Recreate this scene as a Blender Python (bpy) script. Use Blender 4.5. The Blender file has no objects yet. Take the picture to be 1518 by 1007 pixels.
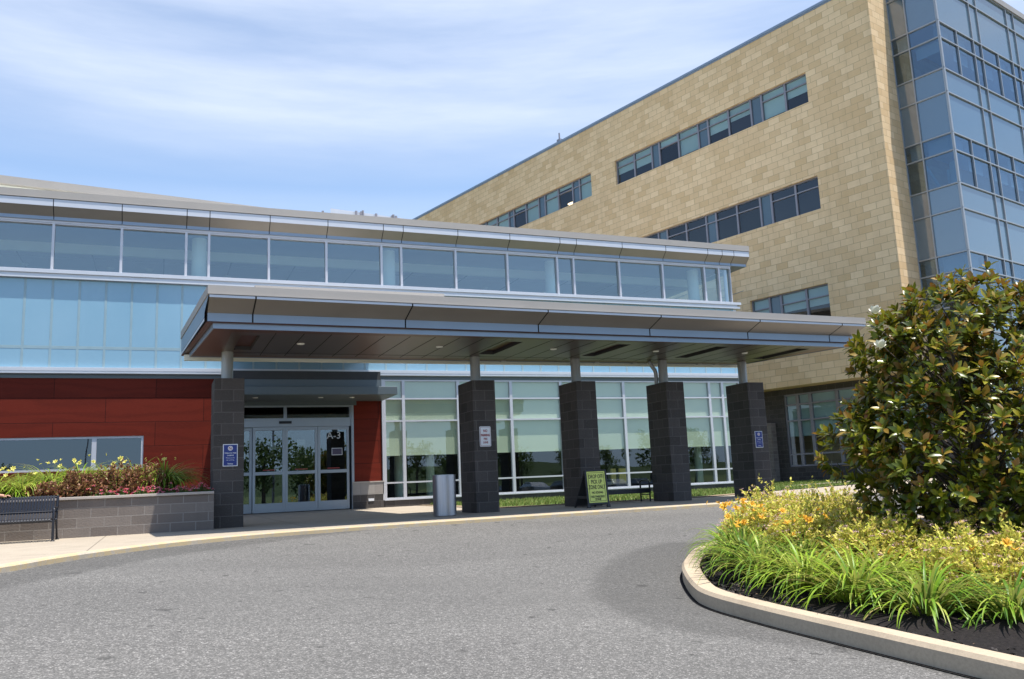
import bpy, bmesh, math, random
import numpy as np
from mathutils import Vector, Matrix
random.seed(7); rng=np.random.default_rng(7)
R_=math.radians
scene=bpy.context.scene
col=scene.collection
# ------------------------------------------------------------------ camera geometry (measured)
CX,CY,FPX=759.0,503.5,1259.36
EYE=np.array([0,0,0.62])
def cam_axes(yaw,pit,rol):
    F=np.array([math.sin(yaw)*math.cos(pit),math.cos(yaw)*math.cos(pit),math.sin(pit)])
    r=np.array([math.cos(yaw),-math.sin(yaw),0]);u=np.cross(r,F)
    c,s=math.cos(rol),math.sin(rol)
    return c*r+s*u,-s*r+c*u,F
AX=cam_axes(0.39640709,0.16351397,-0.04318743)
def ray(x,y): return (x-CX)/FPX*AX[0]-(y-CY)/FPX*AX[1]+AX[2]
def on_plane(x,y,p0,n):
    d=ray(x,y);p0=np.array(p0,float);n=np.array(n,float)
    return EYE+d*((p0-EYE)@n)/(d@n)
def onY(x,y,Y): return on_plane(x,y,(0,Y,0),(0,1,0))
YF=24.2                                   # plane of the low building's front
def FX(x,y=600): return float(onY(x,y,YF)[0])
# ------------------------------------------------------------------ materials
def nt(name):
    m=bpy.data.materials.new(name);m.use_nodes=True
    t=m.node_tree;return m,t,t.nodes,t.links,t.nodes['Principled BSDF']
def setp(b,**k):
    for a,v in k.items():
        a={'rough':'Roughness','metal':'Metallic','spec':'Specular IOR Level','coat':'Coat Weight','trans':'Transmission Weight','ior':'IOR'}.get(a,a)
        b.inputs[a].default_value=v
def rgb(c): return (c[0],c[1],c[2],1)
def plain(name,c,rough=.6,metal=0,spec=.5,var=.15,scale=6,bump=0,bscale=60,coat=0):
    """base colour wandering gently between two tones, with optional fine relief"""
    m,t,n,l,b=nt(name)
    tc=n.new('ShaderNodeTexCoord')
    no=n.new('ShaderNodeTexNoise');no.inputs['Scale'].default_value=scale;no.inputs['Detail'].default_value=6
    l.new(tc.outputs['Object'],no.inputs['Vector'])
    mx=n.new('ShaderNodeMix');mx.data_type='RGBA'
    mx.inputs[6].default_value=rgb([v*(1-var) for v in c]);mx.inputs[7].default_value=rgb([min(1,v*(1+var)) for v in c])
    l.new(no.outputs['Fac'],mx.inputs[0]);l.new(mx.outputs[2],b.inputs['Base Color'])
    setp(b,rough=rough,metal=metal,spec=spec,coat=coat)
    if bump:
        n2=n.new('ShaderNodeTexNoise');n2.inputs['Scale'].default_value=bscale;n2.inputs['Detail'].default_value=4
        l.new(tc.outputs['Object'],n2.inputs['Vector'])
        bp=n.new('ShaderNodeBump');bp.inputs['Strength'].default_value=bump;bp.inputs['Distance'].default_value=.01
        l.new(n2.outputs['Fac'],bp.inputs['Height']);l.new(bp.outputs['Normal'],b.inputs['Normal'])
    return m
def ramp(n,l,src,stops):
    r=n.new('ShaderNodeValToRGB');e=r.color_ramp.elements
    while len(e)<len(stops): e.new(.5)
    for q,(p,c) in zip(e,stops): q.position=p;q.color=rgb(c) if not isinstance(c,(int,float)) else (c,c,c,1)
    l.new(src,r.inputs['Fac']);return r
def mixc(n,l,fac,a,b,mode='MIX'):
    mx=n.new('ShaderNodeMix');mx.data_type='RGBA';mx.blend_type=mode
    for s,i in ((fac,0),(a,6),(b,7)):
        if hasattr(s,'links') or hasattr(s,'is_linked'): l.new(s,mx.inputs[i])
        elif isinstance(s,(int,float)): mx.inputs[i].default_value=s
        else: mx.inputs[i].default_value=rgb(s)
    return mx.outputs[2]
def noise(n,l,vec,scale,detail=4,rough=.5):
    q=n.new('ShaderNodeTexNoise');q.inputs['Scale'].default_value=scale;q.inputs['Detail'].default_value=detail;q.inputs['Roughness'].default_value=rough
    l.new(vec,q.inputs['Vector']);return q.outputs['Fac']
def masonry(name,c1,c2,mortar,bw,bh,msize=.008,rough=.85,speck=0,stain=.2,spec=.3,bump=.4,tilt=0):
    """coursed blocks read from the metre-scaled UV map"""
    m,t,n,l,b=nt(name)
    uv=n.new('ShaderNodeUVMap');uv.uv_map='m'
    br=n.new('ShaderNodeTexBrick');br.offset=.5
    br.inputs['Color1'].default_value=rgb(c1);br.inputs['Color2'].default_value=rgb(c2);br.inputs['Mortar'].default_value=rgb(mortar)
    br.inputs['Scale'].default_value=1;br.inputs['Mortar Size'].default_value=msize;br.inputs['Mortar Smooth'].default_value=.1
    br.inputs['Brick Width'].default_value=bw;br.inputs['Row Height'].default_value=bh;br.inputs['Bias'].default_value=0
    l.new(uv.outputs['UV'],br.inputs['Vector'])
    c=br.outputs['Color']
    f=noise(n,l,uv.outputs['UV'],1.3,5)
    c=mixc(n,l,ramp(n,l,f,[(.3,0),(.75,stain)]).outputs['Color'],c,[v*.72 for v in c1])
    # veins within the blocks
    mp=n.new('ShaderNodeMapping');mp.inputs['Scale'].default_value=(1.2,4.5,1);l.new(uv.outputs['UV'],mp.inputs['Vector'])
    f2=noise(n,l,mp.outputs['Vector'],3.2,6,.6)
    c=mixc(n,l,ramp(n,l,f2,[(.45,0),(.75,.35)]).outputs['Color'],c,[v*.8 for v in c2])
    mps=n.new('ShaderNodeMapping');mps.inputs['Scale'].default_value=(1.6,.10,1);l.new(uv.outputs['UV'],mps.inputs['Vector'])
    c=mixc(n,l,ramp(n,l,noise(n,l,mps.outputs['Vector'],1.4,6,.65),[(.5,0),(.8,.30)]).outputs['Color'],c,[v*.6 for v in c1])
    if speck:
        f3=noise(n,l,uv.outputs['UV'],110,2,.5)
        c=mixc(n,l,ramp(n,l,f3,[(.66,0),(.74,speck)]).outputs['Color'],c,(.5,.5,.5))
    l.new(c,b.inputs['Base Color']);setp(b,rough=rough,spec=spec)
    bp=n.new('ShaderNodeBump');bp.inputs['Strength'].default_value=bump;bp.inputs['Distance'].default_value=.008
    ad=n.new('ShaderNodeMath');ad.operation='MULTIPLY_ADD';ad.inputs[1].default_value=-1
    l.new(br.outputs['Fac'],ad.inputs[0])
    f4=noise(n,l,uv.outputs['UV'],30,4);l.new(f4,ad.inputs[2])
    l.new(ad.outputs[0],bp.inputs['Height']);l.new(bp.outputs['Normal'],b.inputs['Normal'])
    return m
def glass(name,tint,f0=.06,rcol=(.95,.97,1),warp=.006):
    """clear sheet: same reflectance from both sides, rising towards grazing angles"""
    m,t,n,l,b=nt(name);n.remove(b)
    out=n['Material Output']
    tr=n.new('ShaderNodeBsdfTransparent');tr.inputs['Color'].default_value=rgb(tint)
    gl=n.new('ShaderNodeBsdfGlossy');gl.inputs['Roughness'].default_value=.0;gl.inputs['Color'].default_value=rgb(rcol)
    ge=n.new('ShaderNodeNewGeometry');dt=n.new('ShaderNodeVectorMath');dt.operation='DOT_PRODUCT'
    l.new(ge.outputs['Normal'],dt.inputs[0]);l.new(ge.outputs['Incoming'],dt.inputs[1])
    def mth(op,a,b_=None):
        q=n.new('ShaderNodeMath');q.operation=op
        for k,v in ((0,a),(1,b_)):
            if v is None: continue
            if isinstance(v,(int,float)): q.inputs[k].default_value=v
            else: l.new(v,q.inputs[k])
        return q.outputs[0]
    cs=mth('ABSOLUTE',dt.outputs['Value']);iv=mth('SUBTRACT',1.0,cs);p5=mth('POWER',iv,5.0)
    fr=mth('ADD',mth('MULTIPLY',p5,.75*(1-f0)),f0)
    tc=n.new('ShaderNodeTexCoord')
    f=noise(n,l,tc.outputs['Object'],.9,1)
    bp=n.new('ShaderNodeBump');bp.inputs['Strength'].default_value=warp;bp.inputs['Distance'].default_value=.3
    l.new(f,bp.inputs['Height']);l.new(bp.outputs['Normal'],gl.inputs['Normal'])
    oi=n.new('ShaderNodeObjectInfo');l.new(mixc(n,l,oi.outputs['Random'],[q*.80 for q in rcol],rcol),gl.inputs['Color']);l.new(mixc(n,l,oi.outputs['Random'],tint,[q*.86 for q in tint]),tr.inputs['Color'])
    mx=n.new('ShaderNodeMixShader');l.new(fr,mx.inputs[0]);l.new(tr.outputs[0],mx.inputs[1]);l.new(gl.outputs[0],mx.inputs[2])
    l.new(mx.outputs[0],out.inputs['Surface']);return m
def leafmat(name,stops,rough=.45,spec=.4,transl=.25,tcol=None):
    """foliage: every leaf (mesh island) its own tone, some light through the blade"""
    m,t,n,l,b=nt(name);out=n['Material Output']
    g=n.new('ShaderNodeNewGeometry')
    r=ramp(n,l,g.outputs['Random Per Island'],stops)
    l.new(r.outputs['Color'],b.inputs['Base Color']);setp(b,rough=rough,spec=spec)
    tr=n.new('ShaderNodeBsdfTranslucent')
    c=mixc(n,l,.5,r.outputs['Color'],tcol or stops[-1][1]);l.new(c,tr.inputs['Color'])
    mx=n.new('ShaderNodeMixShader');mx.inputs[0].default_value=transl
    l.new(b.outputs[0],mx.inputs[1]);l.new(tr.outputs[0],mx.inputs[2]);l.new(mx.outputs[0],out.inputs['Surface'])
    return m
M={}
M['stone']=masonry('sandstone ashlar',(.67,.465,.25),(.84,.63,.385),(.45,.325,.19),.58,.29,.008,.8,0,.25,.3,.8)
M['block']=masonry('charcoal split block',(.050,.044,.041),(.083,.073,.068),(.122,.11,.104),.406,.203,.008,.8,.5,.25,.35,.6)
M['planterblock']=masonry('grey brown block',(.16,.135,.12),(.225,.195,.175),(.27,.245,.225),.40,.155,.008,.9,.35,.3,.2,.5)
M['lightblock']=masonry('pale ground face block',(.3,.27,.25),(.36,.33,.3),(.3,.28,.26),.406,.4,.008,.85,.4,.2,.2,.4)
M['cap']=plain('cast stone cap',(.42,.37,.33),.8,0,.2,.12,5,.2,80)
M['silver']=plain('clear anodised aluminium',(.60,.61,.64),.38,.35,.5,.05,3)
M['frame']=plain('window frame aluminium',(.56,.56,.6),.4,.3,.5,.05,3)
M['doorframe']=plain('door frame aluminium',(.34,.38,.43),.35,.55,.5,.05,3)
M['greyframe']=plain('grey window frame',(.26,.25,.28),.45,.3,.5,.06,3)
M['towerframe']=plain('curtain wall mullion',(.36,.37,.38),.4,.4,.5,.06,3)
M['taupe']=plain('taupe metal cap',(.37,.34,.31),.5,.15,.45,.09,1.6)
M['band']=plain('light metal fascia',(.55,.57,.62),.4,.2,.5,.08,1.8)
M['slope']=plain('champagne metal eave',(.25,.228,.20),.42,.35,.5,.1,1.6)
M['blue']=plain('blue grey metal fascia',(.255,.31,.385),.38,.45,.5,.09,1.6)
M['dark']=plain('dark joint',(.02,.02,.02),.8,0,.2)
M['hood']=plain('grey green metal hood',(.11,.135,.15),.45,.3,.5,.06,1.5)
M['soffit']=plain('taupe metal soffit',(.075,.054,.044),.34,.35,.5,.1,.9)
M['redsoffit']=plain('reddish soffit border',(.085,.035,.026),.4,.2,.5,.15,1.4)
M['trough']=plain('light trough',(.05,.05,.052),.6,.2,.4)
M['post']=plain('painted steel post',(.36,.37,.37),.4,.3,.5,.05,2)
M['roofmem']=plain('white roof membrane',(.72,.71,.68),.8,0,.2,.06,.6)
M['white']=plain('white painted interior',(.72,.74,.70),.8,0,.2,.04,1)
M['ceiling']=plain('ceiling tile',(.60,.64,.68),.85,0,.2,.03,2)
M['bulkhead']=plain('pale bulkhead',(.78,.80,.72),.8,0,.2,.03,2)
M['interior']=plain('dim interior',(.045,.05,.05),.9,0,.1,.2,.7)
M['shade']=plain('roller shade fabric',(.58,.63,.50),.85,0,.15,.04,3)
M['tealshade']=plain('teal roller shade fabric',(.50,.62,.56),.85,0,.15,.04,3)
M['lamp']=plain('lamp lens',(.8,.8,.75),.4)
M['stainless']=None
M['glass']=glass('clear storefront glass',(.90,.95,.92),.15,(.84,.93,1))
M['upglass']=glass('clerestory glass',(.80,.95,.95),.24,(.84,.95,1))
M['doorglass']=glass('door glass',(.7,.74,.74),.15,(.80,.91,1),warp=.002)
M['tallglass']=glass('tinted window glass',(.72,.80,.84),.09)
M['towerglass']=glass('reflective tower glass',(.62,.72,.80),.17,(.76,.89,1.0))
M['yellowchair']=plain('mustard upholstery',(.55,.42,.12),.8)
M['blackmetal']=plain('black powder coat',(.015,.016,.02),.35,.2,.5)
M['bench']=plain('navy black bench steel',(.014,.016,.024),.36,.1,.5,.1,8)
M['plastic']=plain('black moulded plastic',(.022,.022,.024),.5)
M['signblue']=plain('sign blue',(.012,.03,.20),.4)
M['signwhite']=plain('sign white',(.72,.73,.76),.4)
M['signred']=plain('sign red brown',(.30,.05,.045),.5)
M['signyellow']=plain('sign yellow green',(.70,.74,.17),.5,0,.4,.05)
M['black']=plain('lettering black',(.012,.012,.012),.6)
M['lettergrey']=plain('vinyl lettering',(.55,.58,.6),.6)
M['paper']=plain('notice dark',(.06,.05,.09),.5)
M['skin']=plain('skin',(.50,.27,.18),.55,0,.4,.08,14)
M['shirt']=plain('light shirt',(.36,.40,.48),.9,0,.1,.1,20)
M['trousers']=plain('dark trousers',(.05,.055,.07),.9,0,.1,.1,20)
M['hair']=plain('brown hair',(.05,.03,.02),.6,0,.3,.2,40)
M['shoe']=plain('shoe',(.03,.03,.03),.5)
M['bark']=plain('grey bark',(.12,.10,.085),.95,0,.1,.3,9,.8,30)
M['stem']=plain('stem',(.14,.12,.05),.8,0,.2,.2,20)
M['carpaint']=plain('dark car paint',(.02,.025,.035),.2,.3,.6,.05,2,0,60,.8)
M['carpaint2']=plain('silver car paint',(.35,.36,.38),.25,.6,.6,.05,2,0,60,.8)
M['tyre']=plain('rubber',(.015,.015,.015),.9)
M['carglass']=plain('car glass',(.01,.012,.015),.05,0,.8)
M['magflower']=plain('magnolia petal',(.80,.78,.66),.6,0,.3,.05,9)
def mk_stainless():
    m,t,n,l,b=nt('brushed stainless steel')
    tc=n.new('ShaderNodeTexCoord');mp=n.new('ShaderNodeMapping');mp.inputs['Scale'].default_value=(90,90,.8)
    l.new(tc.outputs['Object'],mp.inputs['Vector'])
    f=noise(n,l,mp.outputs['Vector'],3,4)
    r=ramp(n,l,f,[(.3,(.36,.37,.42)),(.7,(.5,.51,.56))]);l.new(r.outputs['Color'],b.inputs['Base Color'])
    setp(b,rough=.36,metal=1);return m
M['stainless']=mk_stainless()
def mk_red():
    m,t,n,l,b=nt('red wood grain panel')
    uv=n.new('ShaderNodeUVMap');uv.uv_map='m'
    br=n.new('ShaderNodeTexBrick');br.offset=.5;br.inputs['Scale'].default_value=1
    br.inputs['Color1'].default_value=rgb((.118,.0150,.008));br.inputs['Color2'].default_value=rgb((.150,.020,.0105));br.inputs['Mortar'].default_value=rgb((.035,.008,.006))
    br.inputs['Brick Width'].default_value=2.38;br.inputs['Row Height'].default_value=.63;br.inputs['Mortar Size'].default_value=.007
    mp0=n.new('ShaderNodeMapping');mp0.inputs['Location'].default_value=(.11+2.38*5,-1.26+.63*4,0);l.new(uv.outputs['UV'],mp0.inputs['Vector'])
    l.new(mp0.outputs['Vector'],br.inputs['Vector'])
    mp=n.new('ShaderNodeMapping');mp.inputs['Scale'].default_value=(.7,3.2,1);l.new(uv.outputs['UV'],mp.inputs['Vector'])
    w=n.new('ShaderNodeTexWave');w.wave_type='RINGS';w.inputs['Scale'].default_value=.3;w.inputs['Distortion'].default_value=14;w.inputs['Detail'].default_value=4;w.inputs['Detail Scale'].default_value=1.4
    l.new(mp.outputs['Vector'],w.inputs['Vector'])
    c=mixc(n,l,ramp(n,l,w.outputs['Fac'],[(.2,0),(.9,.26)]).outputs['Color'],br.outputs['Color'],(.055,.008,.005))
    f=noise(n,l,mp.outputs['Vector'],14,6,.7)
    c=mixc(n,l,ramp(n,l,f,[(.45,0),(.8,.35)]).outputs['Color'],c,(.19,.034,.016))
    l.new(c,b.inputs['Base Color']);setp(b,rough=.6,spec=.12)
    bp=n.new('ShaderNodeBump');bp.inputs['Strength'].default_value=.6;bp.inputs['Distance'].default_value=.01;bp.invert=True
    l.new(br.outputs['Fac'],bp.inputs['Height']);l.new(bp.outputs['Normal'],b.inputs['Normal'])
    return m
M['red']=mk_red()
def mk_asphalt(name,a,bcol,dark):
    m,t,n,l,b=nt(name)
    tc=n.new('ShaderNodeTexCoord');v=tc.outputs['Object']
    f1=noise(n,l,v,.35,5,.6)
    c=mixc(n,l,ramp(n,l,f1,[(.3,0),(.7,1)]).outputs['Color'],a,bcol)
    vo=n.new('ShaderNodeTexVoronoi');vo.inputs['Scale'].default_value=112;l.new(v,vo.inputs['Vector'])
    sp=n.new('ShaderNodeSeparateColor');l.new(vo.outputs['Color'],sp.inputs['Color'])
    c=mixc(n,l,ramp(n,l,sp.outputs[0],[(0,.85),(.30,0),(.7,0)]).outputs['Color'],c,dark)
    c=mixc(n,l,ramp(n,l,sp.outputs[1],[(.67,0),(.94,.68)]).outputs['Color'],c,(.44,.42,.40))
    f2=noise(n,l,v,28,5,.7)
    c=mixc(n,l,ramp(n,l,f2,[(.42,.55),(.6,0)]).outputs['Color'],c,dark)
    mpw=n.new('ShaderNodeMapping');mpw.inputs['Scale'].default_value=(.12,.9,1);l.new(v,mpw.inputs['Vector'])
    fw=noise(n,l,mpw.outputs['Vector'],1.0,3,.5);c=mixc(n,l,ramp(n,l,fw,[(.35,.0),(.65,.30)]).outputs['Color'],c,[q*1.25 for q in dark])
    fs=noise(n,l,v,5.5,2,.4);c=mixc(n,l,ramp(n,l,fs,[(.70,0),(.735,.6)]).outputs['Color'],c,[q*.6 for q in dark])
    f3=noise(n,l,v,2.6,6,.65)
    c=mixc(n,l,ramp(n,l,f3,[(.62,0),(.74,.3)]).outputs['Color'],c,dark)
    an=n.new('ShaderNodeAttribute');an.attribute_name='newer';c=mixc(n,l,an.outputs['Fac'],c,mixc(n,l,.38,c,[q*.6 for q in dark]))
    l.new(c,b.inputs['Base Color']);setp(b,rough=.9,spec=.25)
    bp=n.new('ShaderNodeBump');bp.inputs['Strength'].default_value=.8;bp.inputs['Distance'].default_value=.006
    l.new(vo.outputs['Distance'],bp.inputs['Height']);l.new(bp.outputs['Normal'],b.inputs['Normal'])
    return m
M['asphalt']=mk_asphalt('worn asphalt',(.138,.133,.126),(.172,.166,.156),(.072,.07,.067))
M['asphalt2']=mk_asphalt('darker asphalt',(.085,.083,.084),(.105,.102,.10),(.04,.039,.04))
def mk_concrete(name,c,joint=None,paint=None):
    m,t,n,l,b=nt(name)
    tc=n.new('ShaderNodeTexCoord');v=tc.outputs['Object']
    f=noise(n,l,v,.8,6,.6)
    k=mixc(n,l,f,[q*.86 for q in c],[min(1,q*1.1) for q in c])
    f2=noise(n,l,v,45,4,.7)
    k=mixc(n,l,ramp(n,l,f2,[(.35,.35),(.6,0)]).outputs['Color'],k,[q*.6 for q in c])
    f5=noise(n,l,v,2.4,7,.7);k=mixc(n,l,ramp(n,l,f5,[(.48,0),(.72,.38)]).outputs['Color'],k,[q*.52 for q in c])
    if joint:
        br=n.new('ShaderNodeTexBrick');br.offset=0;br.inputs['Scale'].default_value=1
        br.inputs['Brick Width'].default_value=joint[0];br.inputs['Row Height'].default_value=joint[1];br.inputs['Mortar Size'].default_value=.008
        mp=n.new('ShaderNodeMapping');mp.inputs['Location'].default_value=(40.42,30+.2,0);l.new(v,mp.inputs['Vector']);l.new(mp.outputs['Vector'],br.inputs['Vector'])
        k=mixc(n,l,br.outputs['Fac'],k,[q*.45 for q in c])
    if paint:
        f3=noise(n,l,v,5,6,.75)
        k=mixc(n,l,ramp(n,l,f3,[(paint[1]-.05,0),(paint[1]+.05,.85)]).outputs['Color'],k,paint[0])
    l.new(k,b.inputs['Base Color']);setp(b,rough=.85,spec=.25)
    bp=n.new('ShaderNodeBump');bp.inputs['Strength'].default_value=.25;bp.inputs['Distance'].default_value=.004
    l.new(f2,bp.inputs['Height']);l.new(bp.outputs['Normal'],b.inputs['Normal'])
    return m
M['walk']=mk_concrete('broom finished concrete',(.41,.35,.275),(3.05,2.6))
M['kerb']=mk_concrete('kerb concrete with worn yellow paint',(.47,.41,.33),None,((.50,.385,.22),.49))
M['island_kerb']=mk_concrete('island kerb concrete',(.47,.38,.275))
def mk_tri(name,stops,scale,rough=.95,bump=.8,d=.02):
    m,t,n,l,b=nt(name)
    tc=n.new('ShaderNodeTexCoord');v=tc.outputs['Object']
    f=noise(n,l,v,scale,8,.7)
    l.new(ramp(n,l,f,stops).outputs['Color'],b.inputs['Base Color']);setp(b,rough=rough,spec=.2)
    bp=n.new('ShaderNodeBump');bp.inputs['Strength'].default_value=bump;bp.inputs['Distance'].default_value=d
    l.new(f,bp.inputs['Height']);l.new(bp.outputs['Normal'],b.inputs['Normal']);return m
M['soil']=mk_tri('bare soil',[(.3,(.22,.16,.1)),(.7,(.40,.31,.21))],9)
M['mulch']=mk_tri('black mulch',[(.3,(.007,.006,.006)),(.6,(.022,.018,.017)),(.85,(.06,.045,.04))],38)
M['chip']=leafmat('mulch chip',[(0,(.006,.006,.006)),(.6,(.022,.02,.02)),(.93,(.06,.05,.045)),(1,(.20,.13,.08))],.8,.3,0)
M['lawn']=mk_tri('lawn',[(.3,(.055,.09,.018)),(.6,(.10,.145,.035)),(.8,(.20,.20,.07))],5)
M['blade']=leafmat('grass blade',[(0,(.08,.15,.025)),(.7,(.17,.25,.05)),(1,(.32,.30,.11))],.6,.3,.25)
M['hillwood']=mk_tri('wooded hill',[(.3,(.025,.045,.018)),(.7,(.07,.095,.035))],.4,.95,0)
M['field']=mk_tri('far field grass',[(.3,(.06,.09,.025)),(.7,(.12,.14,.05))],.05,.95,0)
M['lily']=leafmat('daylily blade',[(0,(.065,.165,.012)),(.5,(.17,.33,.018)),(.82,(.31,.45,.035)),(.97,(.46,.50,.10)),(1,(.42,.30,.14))],.42,.4,.35)
M['lilylime']=leafmat('lime daylily blade',[(0,(.11,.23,.012)),(.5,(.26,.42,.02)),(.82,(.40,.54,.045)),(.97,(.55,.56,.14)),(1,(.45,.32,.15))],.42,.4,.35)
M['petal']=leafmat('daylily petal',[(0,(.72,.34,.02)),(1,(.85,.52,.06))],.5,.3,.3)
M['lemon']=leafmat('lemon daylily petal',[(0,(.72,.62,.08)),(1,(.80,.74,.22))],.5,.3,.3)
M['spirea']=leafmat('gold spirea leaf',[(0,(.34,.44,.04)),(.4,(.60,.60,.08)),(.85,(.76,.67,.16)),(1,(.68,.47,.22))],.55,.3,.3)
M['pink']=leafmat('pink spirea blossom',[(0,(.58,.33,.40)),(.6,(.70,.46,.52)),(1,(.62,.44,.32))],.8,.2,.2)
M['purple']=leafmat('bronze purple leaf',[(0,(.12,.035,.032)),(.5,(.25,.095,.055)),(.8,(.34,.17,.08)),(1,(.26,.26,.08))],.5,.35,.2)
M['greenleaf']=leafmat('bedding leaf',[(0,(.04,.09,.02)),(1,(.12,.2,.04))],.5,.35,.25)
M['impatiens']=leafmat('bedding petal',[(0,(.78,.06,.05)),(.5,(.80,.07,.14)),(.75,(.78,.18,.36)),(1,(.85,.75,.75))],.5,.3,.3)
M['mag']=leafmat('magnolia leaf',[(0,(.032,.056,.006)),(.5,(.085,.115,.009)),(.85,(.20,.225,.016)),(1,(.34,.29,.03))],.30,.42,.25)
M['magbronze']=leafmat('bronze magnolia leaf',[(0,(.16,.09,.018)),(.6,(.28,.18,.033)),(.9,(.36,.28,.05)),(1,(.36,.13,.03))],.38,.4,.25)
M['treeleaf']=leafmat('broad leaf',[(0,(.05,.09,.02)),(1,(.13,.18,.05))],.5,.35,.45)
def mk_trans():
    m,t,n,l,b=nt('translucent wall panel')
    tc=n.new('ShaderNodeTexCoord')
    f=noise(n,l,tc.outputs['Object'],.5,3)
    r=ramp(n,l,f,[(.3,(.18,.35,.47)),(.7,(.22,.39,.51))]);l.new(r.outputs['Color'],b.inputs['Base Color'])
    setp(b,rough=.18,spec=.9,ior=1.6);return m
M['trans']=mk_trans()
M['transbar']=plain('translucent panel batten',(.27,.39,.44),.35,0,.6)
M['spandrel']=plain('slate blue spandrel glass',(.07,.115,.15),.04,0,.9,.08,1.5)
M['towerspandrel']=plain('tower spandrel glass',(.08,.14,.19),.03,0,1,.06,1)
setp(M['towerspandrel'].node_tree.nodes['Principled BSDF'],IOR=1.9)
# ------------------------------------------------------------------ mesh building
def tag(o,label=None,cat=None,group=None,kind=None):
    for k,v in (('label',label),('category',cat),('group',group),('kind',kind)):
        if v: o[k]=v
    return o
def wloc(o):
    p=np.zeros(3)
    while o is not None:
        p+=np.array(o.location);o=o.parent
    return p
def thing(name,loc,label,cat,group=None):
    o=bpy.data.objects.new(name,None);col.objects.link(o);o.location=loc;o.empty_display_size=.2
    return tag(o,label,cat,group)
class MB:
    def __init__(s): s.v=[];s.f=[];s.mi=[];s.sm=[]
    def add(s,vs,fs,mi=0,smooth=False):
        k=len(s.v);s.v+= [tuple(map(float,p)) for p in vs]
        for f in fs: s.f.append(tuple(i+k for i in f));s.mi.append(mi);s.sm.append(smooth)
        return s
    def quad(s,a,b,c,d,mi=0): return s.add([a,b,c,d],[(0,1,2,3)],mi)
    def box(s,x0,x1,y0,y1,z0,z1,mi=0):
        v=[(x0,y0,z0),(x1,y0,z0),(x1,y1,z0),(x0,y1,z0),(x0,y0,z1),(x1,y0,z1),(x1,y1,z1),(x0,y1,z1)]
        return s.add(v,BOXF,mi)
    def obox(s,O,u,w,n,u0,u1,w0,w1,n0,n1,mi=0):
        O,u,w,n=map(lambda q:np.array(q,float),(O,u,w,n))
        v=[O+u*a+w*b+n*c for c in (n0,n1) for a,b in ((u0,w0),(u1,w0),(u1,w1),(u0,w1))]
        return s.add(v,BOXF,mi)
    def tube(s,pts,r,seg=8,mi=0,cap=True,smooth=True):
        pts=[np.array(p,float) for p in pts];rs=r if hasattr(r,'__len__') else [r]*len(pts)
        vs=[];N=len(pts)
        for i,p in enumerate(pts):
            d=pts[min(i+1,N-1)]-pts[max(i-1,0)];d/=np.linalg.norm(d)+1e-9
            a=np.array([0,0,1.]) if abs(d[2])<.9 else np.array([1.,0,0])
            e1=np.cross(d,a);e1/=np.linalg.norm(e1);e2=np.cross(d,e1)
            for k in range(seg):
                t=2*math.pi*k/seg;vs.append(p+(e1*math.cos(t)+e2*math.sin(t))*rs[i])
        fs=[(i*seg+k,i*seg+(k+1)%seg,(i+1)*seg+(k+1)%seg,(i+1)*seg+k) for i in range(N-1) for k in range(seg)]
        s.add(vs,fs,mi,smooth)
        if cap: s.add(vs[:seg][::-1],[tuple(range(seg))],mi);s.add(vs[-seg:],[tuple(range(seg))],mi)
        return s
    def lathe(s,c,prof,seg=32,mi=0,smooth=True):
        vs=[(c[0]+r*math.cos(2*math.pi*k/seg),c[1]+r*math.sin(2*math.pi*k/seg),c[2]+z) for r,z in prof for k in range(seg)]
        fs=[(i*seg+k,i*seg+(k+1)%seg,(i+1)*seg+(k+1)%seg,(i+1)*seg+k) for i in range(len(prof)-1) for k in range(seg)]
        return s.add(vs,fs,mi,smooth)
    def build(s,name,mats,parent=None,bevel=0,kind=None,label=None,loc=None):
        me=bpy.data.meshes.new(name)
        off=wloc(parent) if parent is not None else np.zeros(3)
        if loc is not None: off=np.array(loc,float)
        me.from_pydata([tuple(np.array(p)-off) for p in s.v],[],s.f)
        mats=mats if isinstance(mats,(list,tuple)) else [mats]
        for m in mats: me.materials.append(M[m] if isinstance(m,str) else m)
        me.polygons.foreach_set('material_index',s.mi);me.polygons.foreach_set('use_smooth',s.sm)
        uvl=me.uv_layers.new(name='m');uv=np.zeros((len(me.loops),2));i=0
        V=np.array(s.v) if s.v else np.zeros((0,3))
        for f in s.f:
            a=V[list(f)];n=np.cross(a[1]-a[0],a[2]-a[0]) if len(f)>2 else np.array([0,0,1.])
            ln=np.linalg.norm(n);n=n/ln if ln>1e-12 else np.array([0,0,1.])
            if abs(n[2])>.8: q=a[:,:2]
            else:
                t=np.array([-n[1],n[0]])/ (math.hypot(n[0],n[1])+1e-9)
                if t[0]<0 or (abs(t[0])<.3 and t[1]<0): t=-t
                q=np.stack([a[:,:2]@t,a[:,2]],1)
            uv[i:i+len(f)]=q;i+=len(f)
        uvl.data.foreach_set('uv',uv.ravel())
        me.update()
        o=bpy.data.objects.new(name,me);col.objects.link(o)
        if loc is not None: o.location=loc
        if parent is not None: o.parent=parent
        if bevel:
            b=o.modifiers.new('bevel','BEVEL');b.width=bevel;b.segments=2;b.limit_method='ANGLE'
        if kind: o['kind']=kind
        if label: o['label']=label
        return o
BOXF=[(3,2,1,0),(4,5,6,7),(0,1,5,4),(1,2,6,5),(2,3,7,6),(3,0,4,7)]
def struct(name,mb,m): return mb.build(name,m,None,0,'structure')
def kids(o): return [c for c in o.children]
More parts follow.
